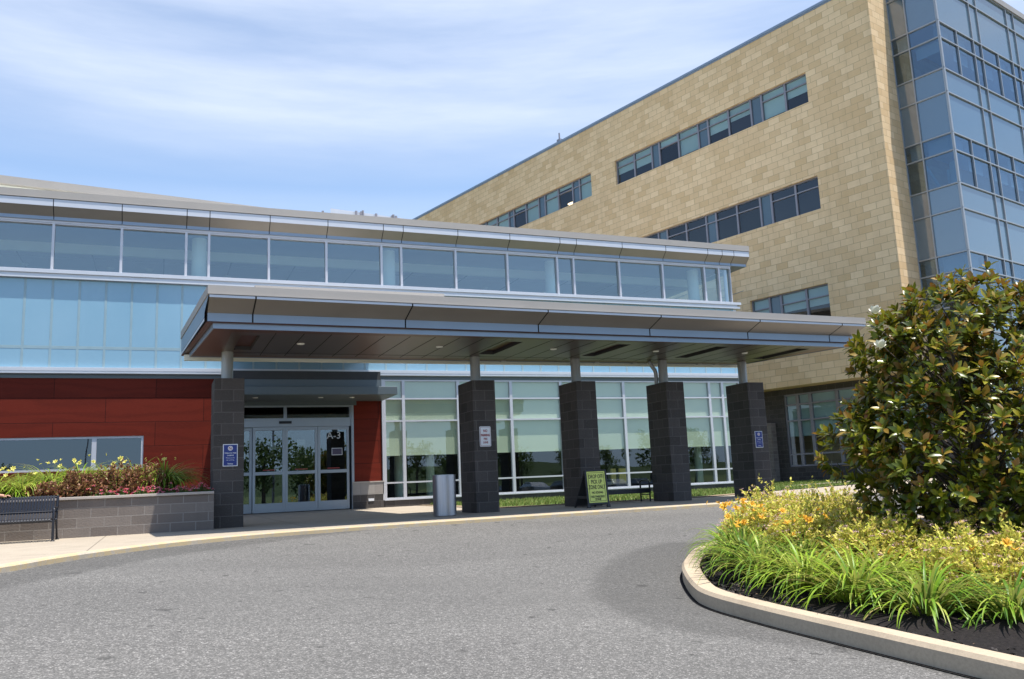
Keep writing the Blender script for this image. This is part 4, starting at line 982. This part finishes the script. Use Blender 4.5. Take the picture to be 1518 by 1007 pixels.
# ------------------------------------------------------------------ seated person, arm along the bench back
def person():
    k=.84
    J={};E=[]
    def j(n,x,y,z,r,par=None):
        J[n]=(len(J),(x,y,z),r);
        if par: E.append((J[par][0],J[n][0]))
    x,y=-2.86,14.93
    j('pel',x,y+.06,.45,.125);j('bel',x,y+.09,.58,.12,'pel');j('che',x,y+.12,.76,.13,'bel');j('nk',x,y+.12,.92,.05,'che');j('n2',x,y+.10,.985,.045,'nk')
    for s,n in ((-1,'l'),(1,'r')):
        j(n+'hip',x+s*.085,y+.02,.43,.085,'pel');j(n+'kn',x+s*.13,y-.34,.44,.055,n+'hip');j(n+'an',x+s*.13,y-.36,.10,.035,n+'kn');j(n+'toe',x+s*.15,y-.52,.04,.03,n+'an')
    j('lsh',x-.16,y+.13,.86,.055,'che');j('lel',x-.27,y+.02,.64,.04,'lsh');j('lwr',x-.15,y-.16,.52,.027,'lel');j('lha',x-.10,y-.22,.515,.026,'lwr')
    j('rsh',x+.16,y+.15,.86,.055,'che');j('rel',x+.37,y+.32,.775,.04,'rsh');j('rwr',x+.615,y+.365,.715,.026,'rel');j('rha',x+.675,y+.37,.708,.025,'rwr')
    me=bpy.data.meshes.new('person');me.from_pydata([q[1] for q in J.values()],E,[])
    o=bpy.data.objects.new('person',me);col.objects.link(o)
    sk=o.modifiers.new('s','SKIN');sv=me.skin_vertices[0].data
    for q in J.values(): sv[q[0]].radius=(q[2],q[2])
    sv[0].use_root=True
    ss=o.modifiers.new('u','SUBSURF');ss.levels=2;ss.render_levels=2
    dg=bpy.context.evaluated_depsgraph_get();m2=bpy.data.meshes.new_from_object(o.evaluated_get(dg))
    o.modifiers.clear();o.data=m2
    for q in ('skin','shirt','trousers','shoe'): m2.materials.append(M[q])
    for p in m2.polygons:
        c=p.center;p.use_smooth=True
        if c.z<.075: p.material_index=3
        elif c.z<.53 and abs(c.x-x)<.24 and not (c.x<x-.16 and c.z>.47): p.material_index=2
        elif c.z<.93 and -.30<c.x-x<.27 and c.z>.5: p.material_index=1
        else: p.material_index=0
    # head, ears and fingers joined into the same body mesh
    bm=bmesh.new();bm.from_mesh(m2)
    def ball(c,r,s=(1,1,1),mi=0):
        q=bmesh.ops.create_uvsphere(bm,u_segments=18,v_segments=12,radius=r)
        for v in q['verts']: v.co=Vector((v.co.x*s[0]+c[0],v.co.y*s[1]+c[1],v.co.z*s[2]+c[2]))
        for f in {f for v in q['verts'] for f in v.link_faces}: f.material_index=mi;f.smooth=True
    hx,hy,hz_=x,y+.075,1.085
    ball((hx,hy,hz_),.085,(.9,1.05,1.28));ball((hx,hy-.09,hz_-.005),.016,(.8,1.2,1.3));ball((hx,hy-.055,hz_-.06),.045,(1,.8,.7))
    for s in (-1,1): ball((hx+s*.077,hy+.01,hz_),.02,(.4,.8,1.3));ball((hx+s*.03,hy-.08,hz_+.015),.011,(1.2,.6,.8),3)
    ball((hx,hy-.083,hz_-.042),.02,(1.2,.35,.3),3)
    def finger(pts,r):
        t=MB();t.tube(pts,r,8);vs=[bm.verts.new(v) for v in t.v]
        for f in t.f:
            try: q=bm.faces.new([vs[i] for i in f]);q.smooth=True;q.material_index=0
            except ValueError: pass
    for k,(dy,L) in enumerate(((-.026,.066),(-.008,.075),(.010,.070),(.026,.056))):
        b0=np.array([x+.685,y+.37+dy,.708]);finger([b0,b0+(L*.45,0,.006),b0+(L*.8,0,-.004),b0+(L,0,-.016)],[.0095,.0085,.0075,.005])
    b0=np.array([x+.655,y+.345,.702]);finger([b0,b0+(.03,-.024,-.004),b0+(.055,-.03,-.014)],[.0105,.009,.006])
    for k,dx in enumerate((-.03,-.01,.01,.03)):
        b0=np.array([x-.095+dx,y-.225,.515]);finger([b0,b0+(.01,-.035,.0),b0+(.014,-.055,-.02)],[.0095,.008,.006])
    bm.to_mesh(m2);bm.free()
    tag(o,'person seated on the slatted bench, bare forearm laid along its back','person')
    h=MB()
    h.lathe((0,0,0),[(.089,0.0),(.092,.03),(.083,.07),(.055,.105),(0,.118)],20)
    h.v=[(hx+v[0]*.96,hy+.02+v[1]*1.1,hz_+v[2]) for v in h.v]
    h.lathe((hx,hy+.045,hz_-.06),[(.06,0),(.078,.03),(.085,.062)],18);h.build('hair','hair',o)
person()
# ------------------------------------------------------------------ plants
def blade(mb,base,azm,L,w,a0,a1,seg=6,fold=.3,mi=0):
    p=np.array(base,float);h=np.array([math.cos(azm),math.sin(azm),0]);sd=np.array([-math.sin(azm),math.cos(azm),0]);vs=[]
    for i in range(seg+1):
        t=i/seg;ang=a0+(a1-a0)*t**1.25;ww=w*(1-t**2.2)*(.6+.4*min(1,t*4))+.0012
        nn=np.array([0,0,1])*math.cos(ang)-h*math.sin(ang)
        vs+= [p-sd*ww+nn*ww*fold,p,p+sd*ww+nn*ww*fold]
        p=p+(h*math.cos(ang)+np.array([0,0,1])*math.sin(ang))*L/seg
    fs=[]
    for i in range(seg):
        k=i*3;fs+= [(k,k+1,k+4,k+3),(k+1,k+2,k+5,k+4)]
    mb.add(vs,fs,mi,True);return p
def bloom_mesh(name,m,r=.035):
    mb=MB()
    for k in range(6):
        a=k*math.pi/3;w=r*(.42 if k%2 else .32);L=r*1.25
        h=np.array([math.cos(a),math.sin(a),0]);sd=np.array([-math.sin(a),math.cos(a),0]);vs=[]
        for t,ww,z in ((0,.12,-.55),(.3,.6,-.1),(.65,1,.22),(.9,.7,.25),(1.08,.12,.12)):
            c=h*L*t+np.array([0,0,z*r]);vs+= [c-sd*w*ww,c+np.array([0,0,-.06*r]),c+sd*w*ww]
        fs=[]
        for i in range(4): q=i*3;fs+= [(q,q+1,q+4,q+3),(q+1,q+2,q+5,q+4)]
        mb.add(vs,fs,0,True)
    me_o=mb.build(name,m);me=me_o.data;bpy.data.objects.remove(me_o);return me
BL=bloom_mesh('bloom','petal',.034);BLY=bloom_mesh('bloom','lemon',.036)
def lily(loc,n,L,label,group,mat='lily',bl=BL,nb=0,buds=0,seed=0,cat='daylily',tall=.62):
    rs=random.Random(seed);root=thing('daylily',loc,label,cat,group)
    mb=MB()
    for i in range(int(n*1.4)):
        a=rs.uniform(0,6.283);q=math.sqrt(rs.random());r=.17*q
        l=L*rs.uniform(.7,1.15);e0=88-46*q*rs.uniform(.6,1.1);arch=rs.uniform(95,150)-25*(1-q)
        blade(mb,(loc[0]+r*math.cos(a),loc[1]+r*math.sin(a),loc[2]-.01),a+rs.uniform(-.45,.45),l,rs.uniform(.009,.0165),R_(e0),R_(e0-arch),8)
    mb.build('foliage',mat,root)
    sc=MB();bud=MB()
    for i in range(nb+buds):
        a=rs.uniform(0,6.283);l=tall*rs.uniform(.85,1.1);tip=blade(sc,(loc[0]+.05*math.cos(a),loc[1]+.05*math.sin(a),loc[2]),a,l,.0035,R_(86),R_(rs.uniform(45,72)),5,0)
        if i<nb:
            o=bpy.data.objects.new('flower',bl);col.objects.link(o);o.parent=root;o.location=tuple(tip-np.array(loc))
            o.rotation_euler=(rs.uniform(.2,1.1),rs.uniform(-.3,.3),rs.uniform(-.9,.5));q=rs.uniform(.8,1.15);o.scale=(q,q,q)
        for b in range(rs.randint(1,3)):
            d=np.array([rs.uniform(-1,1),rs.uniform(-1,1),rs.uniform(.2,1)]);d/=np.linalg.norm(d)
            bud=MB();bud.tube([tip-d*.005,tip+d*.022,tip+d*.045],[.003,.0065,.002],6);bud.build('bud','petal' if bl is BL else 'lemon',root)
    if nb+buds: sc.build('flower_stalks',mat,root)
    return root
def leafquad(mb,c,d,n,L,w,mi=0,curl=.15):
    """pointed oval leaf: base c, direction d, face normal n"""
    d=np.array(d,float);d/=np.linalg.norm(d)+1e-9;s=np.cross(d,n);ls=np.linalg.norm(s)
    if ls<1e-6: s=np.array([1.,0,0])
    else: s=s/ls
    nn=np.cross(s,d);c=np.array(c,float);vs=[c]
    for t,k in ((.28,.85),(.6,1),(.85,.55)):
        q=c+d*L*t-nn*curl*L*t*t
        vs+= [q-s*w*k+nn*w*.25,q,q+s*w*k+nn*w*.25]
    vs.append(c+d*L-nn*curl*L)
    fs=[(0,2,1),(0,3,2),(1,2,5,4),(2,3,6,5),(4,5,8,7),(5,6,9,8),(7,8,10),(8,9,10)]
    mb.add(vs,fs,mi,True)
def small(mb,c,d,n,L,w,mi=0):
    d=np.array(d,float);d/=np.linalg.norm(d)+1e-9;s=np.cross(d,n);s/=np.linalg.norm(s)+1e-9;c=np.array(c,float)
    mb.add([c,c+d*L*.5-s*w,c+d*L,c+d*L*.5+s*w],[(0,1,2,3)],mi)
def rdir(rs,up=0):
    while True:
        v=np.array([rs.uniform(-1,1),rs.uniform(-1,1),rs.uniform(-1,1)])
        l=np.linalg.norm(v)
        if .1<l<1: v=v/l;v[2]+=up;return v/np.linalg.norm(v)
def mound(loc,rx,h,label,group,leafm,nt,name,cat,seed,L=.03,flowers=None,nf=0,twigs=True,fs=.011):
    rs=random.Random(seed);root=thing(name,loc,label,cat,group);lf=MB();tw=MB();fl=MB();loc=np.array(loc,float)
    lob=[(rs.uniform(0,6.28),rs.uniform(.75,1.2)) for _ in range(5)]
    for i in range(nt):
        a=rs.uniform(0,6.283);e=math.acos(rs.uniform(.0,1));k=.75+.25*sum(q*math.exp(-((a-b+3.14)%6.28-3.14)**2/.5) for b,q in lob)
        rr=rs.uniform(.78,1.08)*k
        tip=loc+np.array([math.cos(a)*math.sin(e)*rx*rr,math.sin(a)*math.sin(e)*rx*rr,.06+(h-.06)*math.cos(e)*rr*rs.uniform(.9,1.1)])
        st=loc+(tip-loc)*rs.uniform(.25,.5);st[2]=loc[2]+(tip[2]-loc[2])*.35
        if twigs and i%9==0: tw.tube([loc+np.array([0,0,0]),st,tip],[.006,.004,.0015],4)
        ax=tip-st;al=np.linalg.norm(ax);ax/=al
        for q in range(rs.randint(9,14)):
            p=tip-ax*rs.uniform(0,.14);d=rdir(rs,.3)+ax*.5;small(lf,p,d,rdir(rs,1.7),L*rs.uniform(.7,1.25),L*.28)
        if flowers and rs.random()<nf and e<1.25:
            for q in range(16):
                d=rdir(rs,.2);c=tip+ax*.015+np.array([d[0]*.028,d[1]*.028,abs(d[2])*.012]);small(fl,c,rdir(rs),(0,0,1) if fs<.015 else rdir(rs,1),fs,fs*.45)
    lf.build('foliage',leafm,root)
    if twigs: tw.build('stems','stem',root)
    if flowers: fl.build('blossoms',flowers,root)
    return root
def Lz(x,y): return road_z(x,y)+.16
# island edge: daylilies
ED=[(5.62,7.75,120,.62,'lily',7,9,'orange flowered daylily clump at the rounded tip of the island kerb'),
    (5.95,8.35,110,.60,'lily',4,6,'orange flowered daylily clump behind the tip of the island, nearest the pavement'),
    (5.30,7.05,130,.66,'lily',4,7,'dark green daylily clump spilling over the kerb just right of the island tip'),
    (5.85,7.1,110,.66,'lily',5,6,'orange flowered daylily clump in the second row, left of the lone dark clump'),
    (5.22,6.35,140,.66,'lilylime',0,1,'lime daylily clump without flowers, third along the kerb from the tip'),
    (5.20,5.72,140,.70,'lilylime',0,0,'tall lime daylily clump without flowers in the middle of the front row'),
    (5.75,6.0,120,.7,'lilylime',0,0,'lime daylily clump tucked between the front row and the gold shrubs'),
    (5.28,5.08,150,.66,'lily',0,1,'broad green daylily clump left of the one with three yellow blooms'),
    (5.62,4.62,140,.62,'lily',4,2,'green daylily clump with three wide yellow blooms near the right edge'),
    (6.1,4.3,120,.64,'lily',1,2,'daylily clump at the far right edge of the bed, one bloom'),
    (7.05,7.15,70,.74,'lily',0,0,'lone upright dark daylily clump among the gold shrubs')]
for i,(x,y,n,L,mt,nb,bd,lab) in enumerate(ED):
    x+=.22
    lily((x,y,Lz(x,y)),n,L*1.0,lab,'daylilies along the island kerb',mt,BL,nb,bd,100+i,tall=.50)
SP=[(6.62,8.55,.62,.62,'gold spirea mound farthest left, beside the orange daylilies'),(7.45,9.05,.6,.6,'gold spirea mound at the back of the island, left of the magnolia'),(8.5,9.3,.62,.56,'gold spirea mound behind the magnolia near the far kerb'),
    (6.45,7.65,.52,.60,'gold spirea mound with many pink heads, left of the dark daylily'),(7.65,8.1,.55,.62,'shaded gold spirea mound under the left side of the magnolia'),
    (6.42,6.42,.55,.60,'gold spirea mound with a bright pink head, right of the dark daylily'),(7.1,6.2,.52,.58,'gold spirea mound at the foot of the magnolia, front left'),
    (6.45,5.35,.58,.62,'gold spirea mound behind the three yellow blooms'),(7.2,5.3,.55,.60,'gold spirea mound at the foot of the magnolia, right edge'),(6.7,4.7,.5,.58,'gold spirea mound at the right edge beside the last daylily')]
for i,(x,y,r,h,lab) in enumerate(SP):
    mound((x,y,Lz(x,y)),r,h,lab,'gold spirea shrubs on the island','spirea',650,'spirea_shrub','shrub',200+i,.042,'pink',.22)
# ------------------------------------------------------------------ magnolia
def magnolia(x,y):
    rs=random.Random(11);z=Lz(x,y);root=thing('magnolia_tree',(x,y,z),'dense glossy magnolia with bronze leaves and white blooms on the island','tree')
    tr=MB();top=np.array([x-.1,y+.1,z+3.0])
    pts=[np.array([x,y,z-.05]),np.array([x-.02,y+.02,z+.8]),np.array([x-.08,y+.0,z+1.7]),np.array([x-.08,y+.08,z+2.5]),top]
    tr.tube(pts,[.075,.06,.048,.03,.012],10)
    # crown lobes (centre offset, radius) give the uneven outline
    lob=[((-.55,-.1,1.0),.95),((.2,-.3,.9),.98),((.75,.2,1.15),.95),((-.35,.2,1.75),.85),((.35,0,1.9),.85),((-.1,.1,2.45),.68),((.3,.1,2.72),.5),((.85,-.2,1.75),.72),((-.9,.1,1.45),.62),((-.25,-.5,1.3),.8),((.45,-.55,.55),.7),((-.6,-.3,.62),.7),((-.62,.1,2.15),.5),((1.15,.1,.8),.8),((0,.6,1.4),.9),((-.72,.0,2.02),.62),((.62,-.1,2.42),.62),((.15,.05,2.5),.6),((-.4,.0,2.42),.5),((1.0,0,1.35),.75),((-1.0,0,.95),.6),((-1.15,.45,1.25),.5),((-.9,.25,2.3),.42),((0,-.3,.45),.75),((-.5,.1,.4),.6),((.6,.1,.4),.6)]
    tips=[];lf=MB()
    for (o,r) in lob:
        c=np.array([x,y,z])+np.array(o)
        for k in range(int(172*r*r)+14):
            d=rdir(rs,.15);q=c+d*r*(rs.uniform(.80,1.06) if rs.random()<.72 else rs.uniform(.45,1.24))*np.array([1,1,.92])
            if q[2]<z+.1: continue
            # drop points buried deep in other lobes
            if any(np.linalg.norm((q-np.array([x,y,z])-np.array(o2)))<r2*.62 for o2,r2 in lob if o2!=o) and rs.random()<.8: continue
            tips.append((q,d))
    rs.shuffle(tips)
    for i,(q,d) in enumerate(tips):
        ax=d+np.array([0,0,.45]);ax/=np.linalg.norm(ax)
        e1=np.cross(ax,[.3,.5,.8]);e1/=np.linalg.norm(e1);e2=np.cross(ax,e1)
        outer=rs.random()<.55
        n=rs.randint(8,12);ph=rs.uniform(0,6.28)
        for k in range(n):
            a=ph+k*2.4;spread=.35+.9*k/n
            dr=ax*math.cos(spread)+(e1*math.cos(a)+e2*math.sin(a))*math.sin(spread);dr[2]-=.12*spread
            L=rs.uniform(.095,.15)*(.75 if k<2 else 1)
            br=rs.random()<((.30+.22*min(1,max(0,q[2]-z)/2.6)) if (outer and k<5) else .12)
            leafquad(lf,q-ax*.05*k/n,dr,ax*.9+np.array([0,0,.3]),L,L*rs.uniform(.19,.24),1 if br else 0,rs.uniform(.05,.3))
        if i%5==0:
            inner=np.array([x-.06,y+.05,max(z+.35,q[2]-.35-.45*np.linalg.norm(q[:2]-np.array([x,y])))])
            m=(inner+q)/2+np.array([0,0,-.03]);tr.tube([inner,m,q-ax*.02],[.012,.008,.003],5,0,False)
    tr.build('trunk','bark',root);lf.build('crown',['mag','magbronze'],root)
    for px,py,Yq in ((1298,466,6.3),(1306,517,6.15),(1321,409,6.6)):
        dq=ray(px,py);p=EYE+dq*(Yq/dq[1]);fl=MB()
        for k in range(9):
            a=k*2.4;sp=.5+.09*k;dr=np.array([math.cos(a)*math.sin(sp),math.sin(a)*math.sin(sp),math.cos(sp)])
            leafquad(fl,p+dr*.01,dr,np.array([0,0,1])+dr*.2,.085,.034,0,-.3)
        if px!=1321: fl.build('flower','magflower',root)
magnolia(8.15,6.55)
# ------------------------------------------------------------------ planter plants
i=0
SZ=.55
for k,x in enumerate((-3.6,-3.1,-2.6,-2.15,-1.75,-1.3,-.85,-.4,.1)):
    yy=(16.75 if k<4 else 17.15)+.15*math.sin(k*2.1)
    lily((x,yy,SZ+(.0 if k<4 else .16)),230,.78,'lemon flowered daylily clump below the wide window, '+('first','second','third','fourth','fifth','sixth','seventh','eighth','ninth')[k]+' from the left of its row','lemon daylilies in the planter','lilylime',BLY,3 if k<7 else 1,3,300+k,tall=.52)
for k,(x,yy,r,h) in enumerate(((-1.78,16.4,.34,.34),(-1.42,16.4,.36,.40),(-1.1,16.42,.38,.46),(-.72,16.55,.44,.60),(-.28,16.6,.44,.62))):
    mound((x,yy,SZ),r,h,'low bronze purple foliage plant behind the planter cap, '+('first','second','third','fourth','fifth')[k]+' from the left of its row','purple plants in the planter','purple',420,'bronze_leaf_plant','plant',400+k,.05)
lily((.08,16.9,SZ),90,.5,'dark green grassy clump in the planter beside the pillar, no blooms','lemon daylilies in the planter','lily',BLY,0,0,77)
for k,x in enumerate((-.98,-.78,-.55,-.30,-.05,.22,.42,.62,.78)):
    mound((x,16.12+.03*(k%2),SZ),.16,.20,'small bedding flower clump at the planter edge, '+('first','second','third','fourth','fifth','sixth','seventh','eighth','ninth')[k]+' from the left','bedding flowers at the planter edge','greenleaf',70,'bedding_flower','flower',500+k,.03,'impatiens',.32,False,.018)
# ------------------------------------------------------------------ behind the camera: what the glass mirrors
def btree(loc,h,seed,label):
    rs=random.Random(seed);root=thing('park_tree',loc,label,'tree','trees across the car park');tr=MB();lf=MB();L=np.array(loc,float)
    tr.tube([L,L+(0,0,h*.35),L+(.1,0,h*.9)],[.16,.12,.03],8)
    for k in range(7):
        a=k*.9;tr.tube([L+(0,0,h*(.3+.06*k)),L+(math.cos(a)*h*.18,math.sin(a)*h*.18,h*(.5+.06*k))],[.05,.015],5)
    for b in range(26):
        c=L+np.array([rs.gauss(0,h*.14),rs.gauss(0,h*.14),h*rs.uniform(.35,.95)])
        for q in range(45): small(lf,c+rdir(rs)*h*.11*rs.random()**.4,rdir(rs),rdir(rs,.6),h*.05,h*.018)
    tr.build('trunk','bark',root);lf.build('crown','treeleaf',root);return root
T0=btree((6.4,-10,-1.2),5.2,1,'young leafy tree across the drive, reflected in the glass doors');T1=btree((22,-78,-1.22),6.5,2,'round leafy tree at the car park edge, reflected in the windows')
for k,(x,y,s) in enumerate(((9.6,-13,.85),(14.5,-16,1.0),(4.6,-26,.9),(12.4,-34,1.1))): dup(T0,(x,y,-1.2),k*1.3,s,label='young leafy tree across the drive, behind the viewer',group='trees across the car park')
for k,(x,y,s) in enumerate(((30,-88,1),(45,-90,1.1),(57,-86,1.1),(-14,-95,1.0),(-6,-100,.9),(70,-95,1.1),(2,-98,1.0),(74,-72,1.4),(88,-80,1.5),(52,-80,1.4),(-22,-96,1.1),(-30,-100,1.0),(80,-98,1.2),(10,-96,1.1),(38,-84,1.3))): dup(T1,(x,y,-1.22),k*1.7,s,label='leafy tree beyond the parked cars, behind the viewer',group='trees across the car park')
for x,y in ((7.6,-15),(34,-40),(-6,-36),(48,-44)):
    p=thing('lamp_post',(x,y,-1.22),'tall car park lamp post with one arm, behind the viewer','lamp post','car park lamp posts')
    t=MB();t.tube([(x,y,-1.22),(x,y,7)],[.09,.06],10);t.build('post','greyframe',p);t=MB();t.box(x,x+1.1,y-.12,y+.12,6.95,7.07);t.build('lamp_head','greyframe',p,.02)
def car(x,y,m,label,rz):
    c=thing('parked_car',(0,0,-1.21),label,'car','cars in the car park');z=-1.21
    side=[(-2.2,.35),(-2.2,.75),(-1.9,.9),(-1.0,.98),(-.35,1.45),(1.0,1.48),(1.7,1.02),(2.15,.95),(2.2,.35)]
    t=MB();n=len(side)
    for yy,k in ((-.85,1),(.85,1)): pass
    vs=[(a,-.86+(.12 if b>1.1 else 0),b+z) for a,b in side]+[(a,.86-(.12 if b>1.1 else 0),b+z) for a,b in side]
    t.add(vs,[tuple(range(n))[::-1],tuple(range(n,2*n))]+[(i,(i+1)%n,n+(i+1)%n,n+i) for i in range(n)]);t.build('body',m,c,.06)
    t=MB()
    for s in (-1,1): t.add([(-.85,s*.80,1.02+z),(-.3,s*.752,1.40+z),(.95,s*.752,1.42+z),(1.5,s*.80,1.04+z)],[(0,1,2,3)])
    t.quad((-1.0,-.7,1.0+z),(-1.0,.7,1.0+z),(-.38,.66,1.43+z),(-.38,-.66,1.43+z));t.v=[(v[0]-(.015 if abs(v[1])<.75 else 0),v[1]*1.03,v[2]+.004) for v in t.v];t.build('windows','carglass',c)
    for a in (-1.35,1.35):
        for s in (-.8,.8):
            t=MB();t.tube([(a,s-.1,.33+z),(a,s+.1,.33+z)],.33,20);w=t.build('wheel','tyre',c);t=MB();t.tube([(a,s-.11,.33+z),(a,s+.11,.33+z)],.2,14);t.build('rim','carpaint2',w)
    c.location=(x,y,-1.21);c.rotation_euler=(0,0,rz);return c
c1=car(26,-31,'carpaint','dark saloon in the car park behind the viewer',1.57);c2=car(29,-31,'carpaint2','silver saloon in the car park behind the viewer',1.57)
for k,x in enumerate((32,35,38,41,44,47,50)): dup((c1,c2)[k%3==1],(x,-31-(k%2)*.3,-1.21),1.57,label=('dark','silver')[k%3==1]+' saloon in the long row behind the viewer',group='cars in the car park')
# ------------------------------------------------------------------ sky and sun
SUN=np.array([.175,-.22,1.0]);SUN/=np.linalg.norm(SUN)
el=math.asin(SUN[2]);azs=math.atan2(SUN[0],SUN[1])
w=bpy.data.worlds.new('World');scene.world=w;w.use_nodes=True
n=w.node_tree.nodes;l=w.node_tree.links;bg=n['Background']
sky=n.new('ShaderNodeTexSky');sky.sky_type='NISHITA';sky.sun_disc=False;sky.sun_elevation=el;sky.sun_rotation=azs;sky.air_density=1.0;sky.dust_density=.2;sky.ozone_density=1.4
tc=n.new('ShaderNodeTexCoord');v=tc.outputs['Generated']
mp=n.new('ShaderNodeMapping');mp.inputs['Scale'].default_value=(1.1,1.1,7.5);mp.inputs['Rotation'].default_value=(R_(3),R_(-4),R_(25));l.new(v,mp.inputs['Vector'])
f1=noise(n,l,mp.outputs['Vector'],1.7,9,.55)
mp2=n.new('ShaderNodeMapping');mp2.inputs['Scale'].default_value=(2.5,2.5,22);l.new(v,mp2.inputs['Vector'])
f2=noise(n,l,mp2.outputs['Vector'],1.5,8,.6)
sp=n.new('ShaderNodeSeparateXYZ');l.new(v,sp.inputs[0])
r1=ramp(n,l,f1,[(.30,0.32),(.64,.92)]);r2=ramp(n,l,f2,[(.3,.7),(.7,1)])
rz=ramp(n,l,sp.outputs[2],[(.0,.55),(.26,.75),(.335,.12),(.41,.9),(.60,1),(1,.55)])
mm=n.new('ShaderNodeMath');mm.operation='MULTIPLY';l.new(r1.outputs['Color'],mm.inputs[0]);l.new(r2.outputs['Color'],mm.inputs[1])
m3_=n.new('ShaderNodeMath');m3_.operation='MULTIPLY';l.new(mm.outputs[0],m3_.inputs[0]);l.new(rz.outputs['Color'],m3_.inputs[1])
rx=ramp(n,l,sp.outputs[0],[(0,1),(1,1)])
ax_=n.new('ShaderNodeMapRange');ax_.inputs[1].default_value=-.75;ax_.inputs[2].default_value=-.15;ax_.inputs[3].default_value=.25;ax_.inputs[4].default_value=1;l.new(sp.outputs[0],ax_.inputs[0])  # clouds thinned on the unseen left so its glass reflections turn darker
m4_=n.new('ShaderNodeMath');m4_.operation='MULTIPLY';l.new(m3_.outputs[0],m4_.inputs[0]);ay_=n.new('ShaderNodeMapRange');ay_.inputs[1].default_value=-.45;ay_.inputs[2].default_value=.15;ay_.inputs[3].default_value=.38;ay_.inputs[4].default_value=1;l.new(sp.outputs[1],ay_.inputs[0])  # clouds thinned behind the camera so the mirrored sky turns bluer
axr=n.new('ShaderNodeMapRange');axr.inputs[1].default_value=.35;axr.inputs[2].default_value=.8;axr.inputs[3].default_value=0;axr.inputs[4].default_value=.7;l.new(sp.outputs[0],axr.inputs[0])  # clouds restored at the unseen right to brighten the tower's reflections
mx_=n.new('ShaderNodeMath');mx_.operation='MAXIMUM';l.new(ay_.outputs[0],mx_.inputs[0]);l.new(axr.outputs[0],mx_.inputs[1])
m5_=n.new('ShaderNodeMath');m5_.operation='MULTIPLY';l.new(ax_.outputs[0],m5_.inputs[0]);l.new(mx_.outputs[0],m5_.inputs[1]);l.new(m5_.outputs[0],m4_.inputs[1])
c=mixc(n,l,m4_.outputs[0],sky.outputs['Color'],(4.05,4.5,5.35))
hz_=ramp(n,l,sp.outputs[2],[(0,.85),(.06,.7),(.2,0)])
c=mixc(n,l,hz_.outputs['Color'],c,(2.3,3.3,4.8))  # horizon haze added below the view for the low reflections
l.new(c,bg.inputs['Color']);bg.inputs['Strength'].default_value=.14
sd=bpy.data.lights.new('sun','SUN');sd.energy=4.7;sd.angle=R_(.53);sd.color=(1,.95,.87)
so=bpy.data.objects.new('sun',sd);col.objects.link(so);so.rotation_euler=Vector(SUN).to_track_quat('Z','Y').to_euler();so.location=(10,-10,40)
# ------------------------------------------------------------------ camera and output
cd=bpy.data.cameras.new('camera');cd.sensor_fit='HORIZONTAL';cd.sensor_width=36;cd.lens=FPX/1518*36;cd.clip_end=6000;cd.clip_start=.05
co=bpy.data.objects.new('camera',cd);col.objects.link(co)
r,uu,F=AX
co.matrix_world=Matrix(((r[0],uu[0],-F[0],0),(r[1],uu[1],-F[1],0),(r[2],uu[2],-F[2],EYE[2]),(0,0,0,1)))
scene.camera=co
scene.view_settings.view_transform='Standard';scene.view_settings.look='None';scene.view_settings.gamma=1;scene.view_settings.exposure=.66
scene.render.engine='CYCLES';scene.cycles.max_bounces=8;scene.cycles.transparent_max_bounces=16
scene.render.resolution_x=1024;scene.render.resolution_y=679
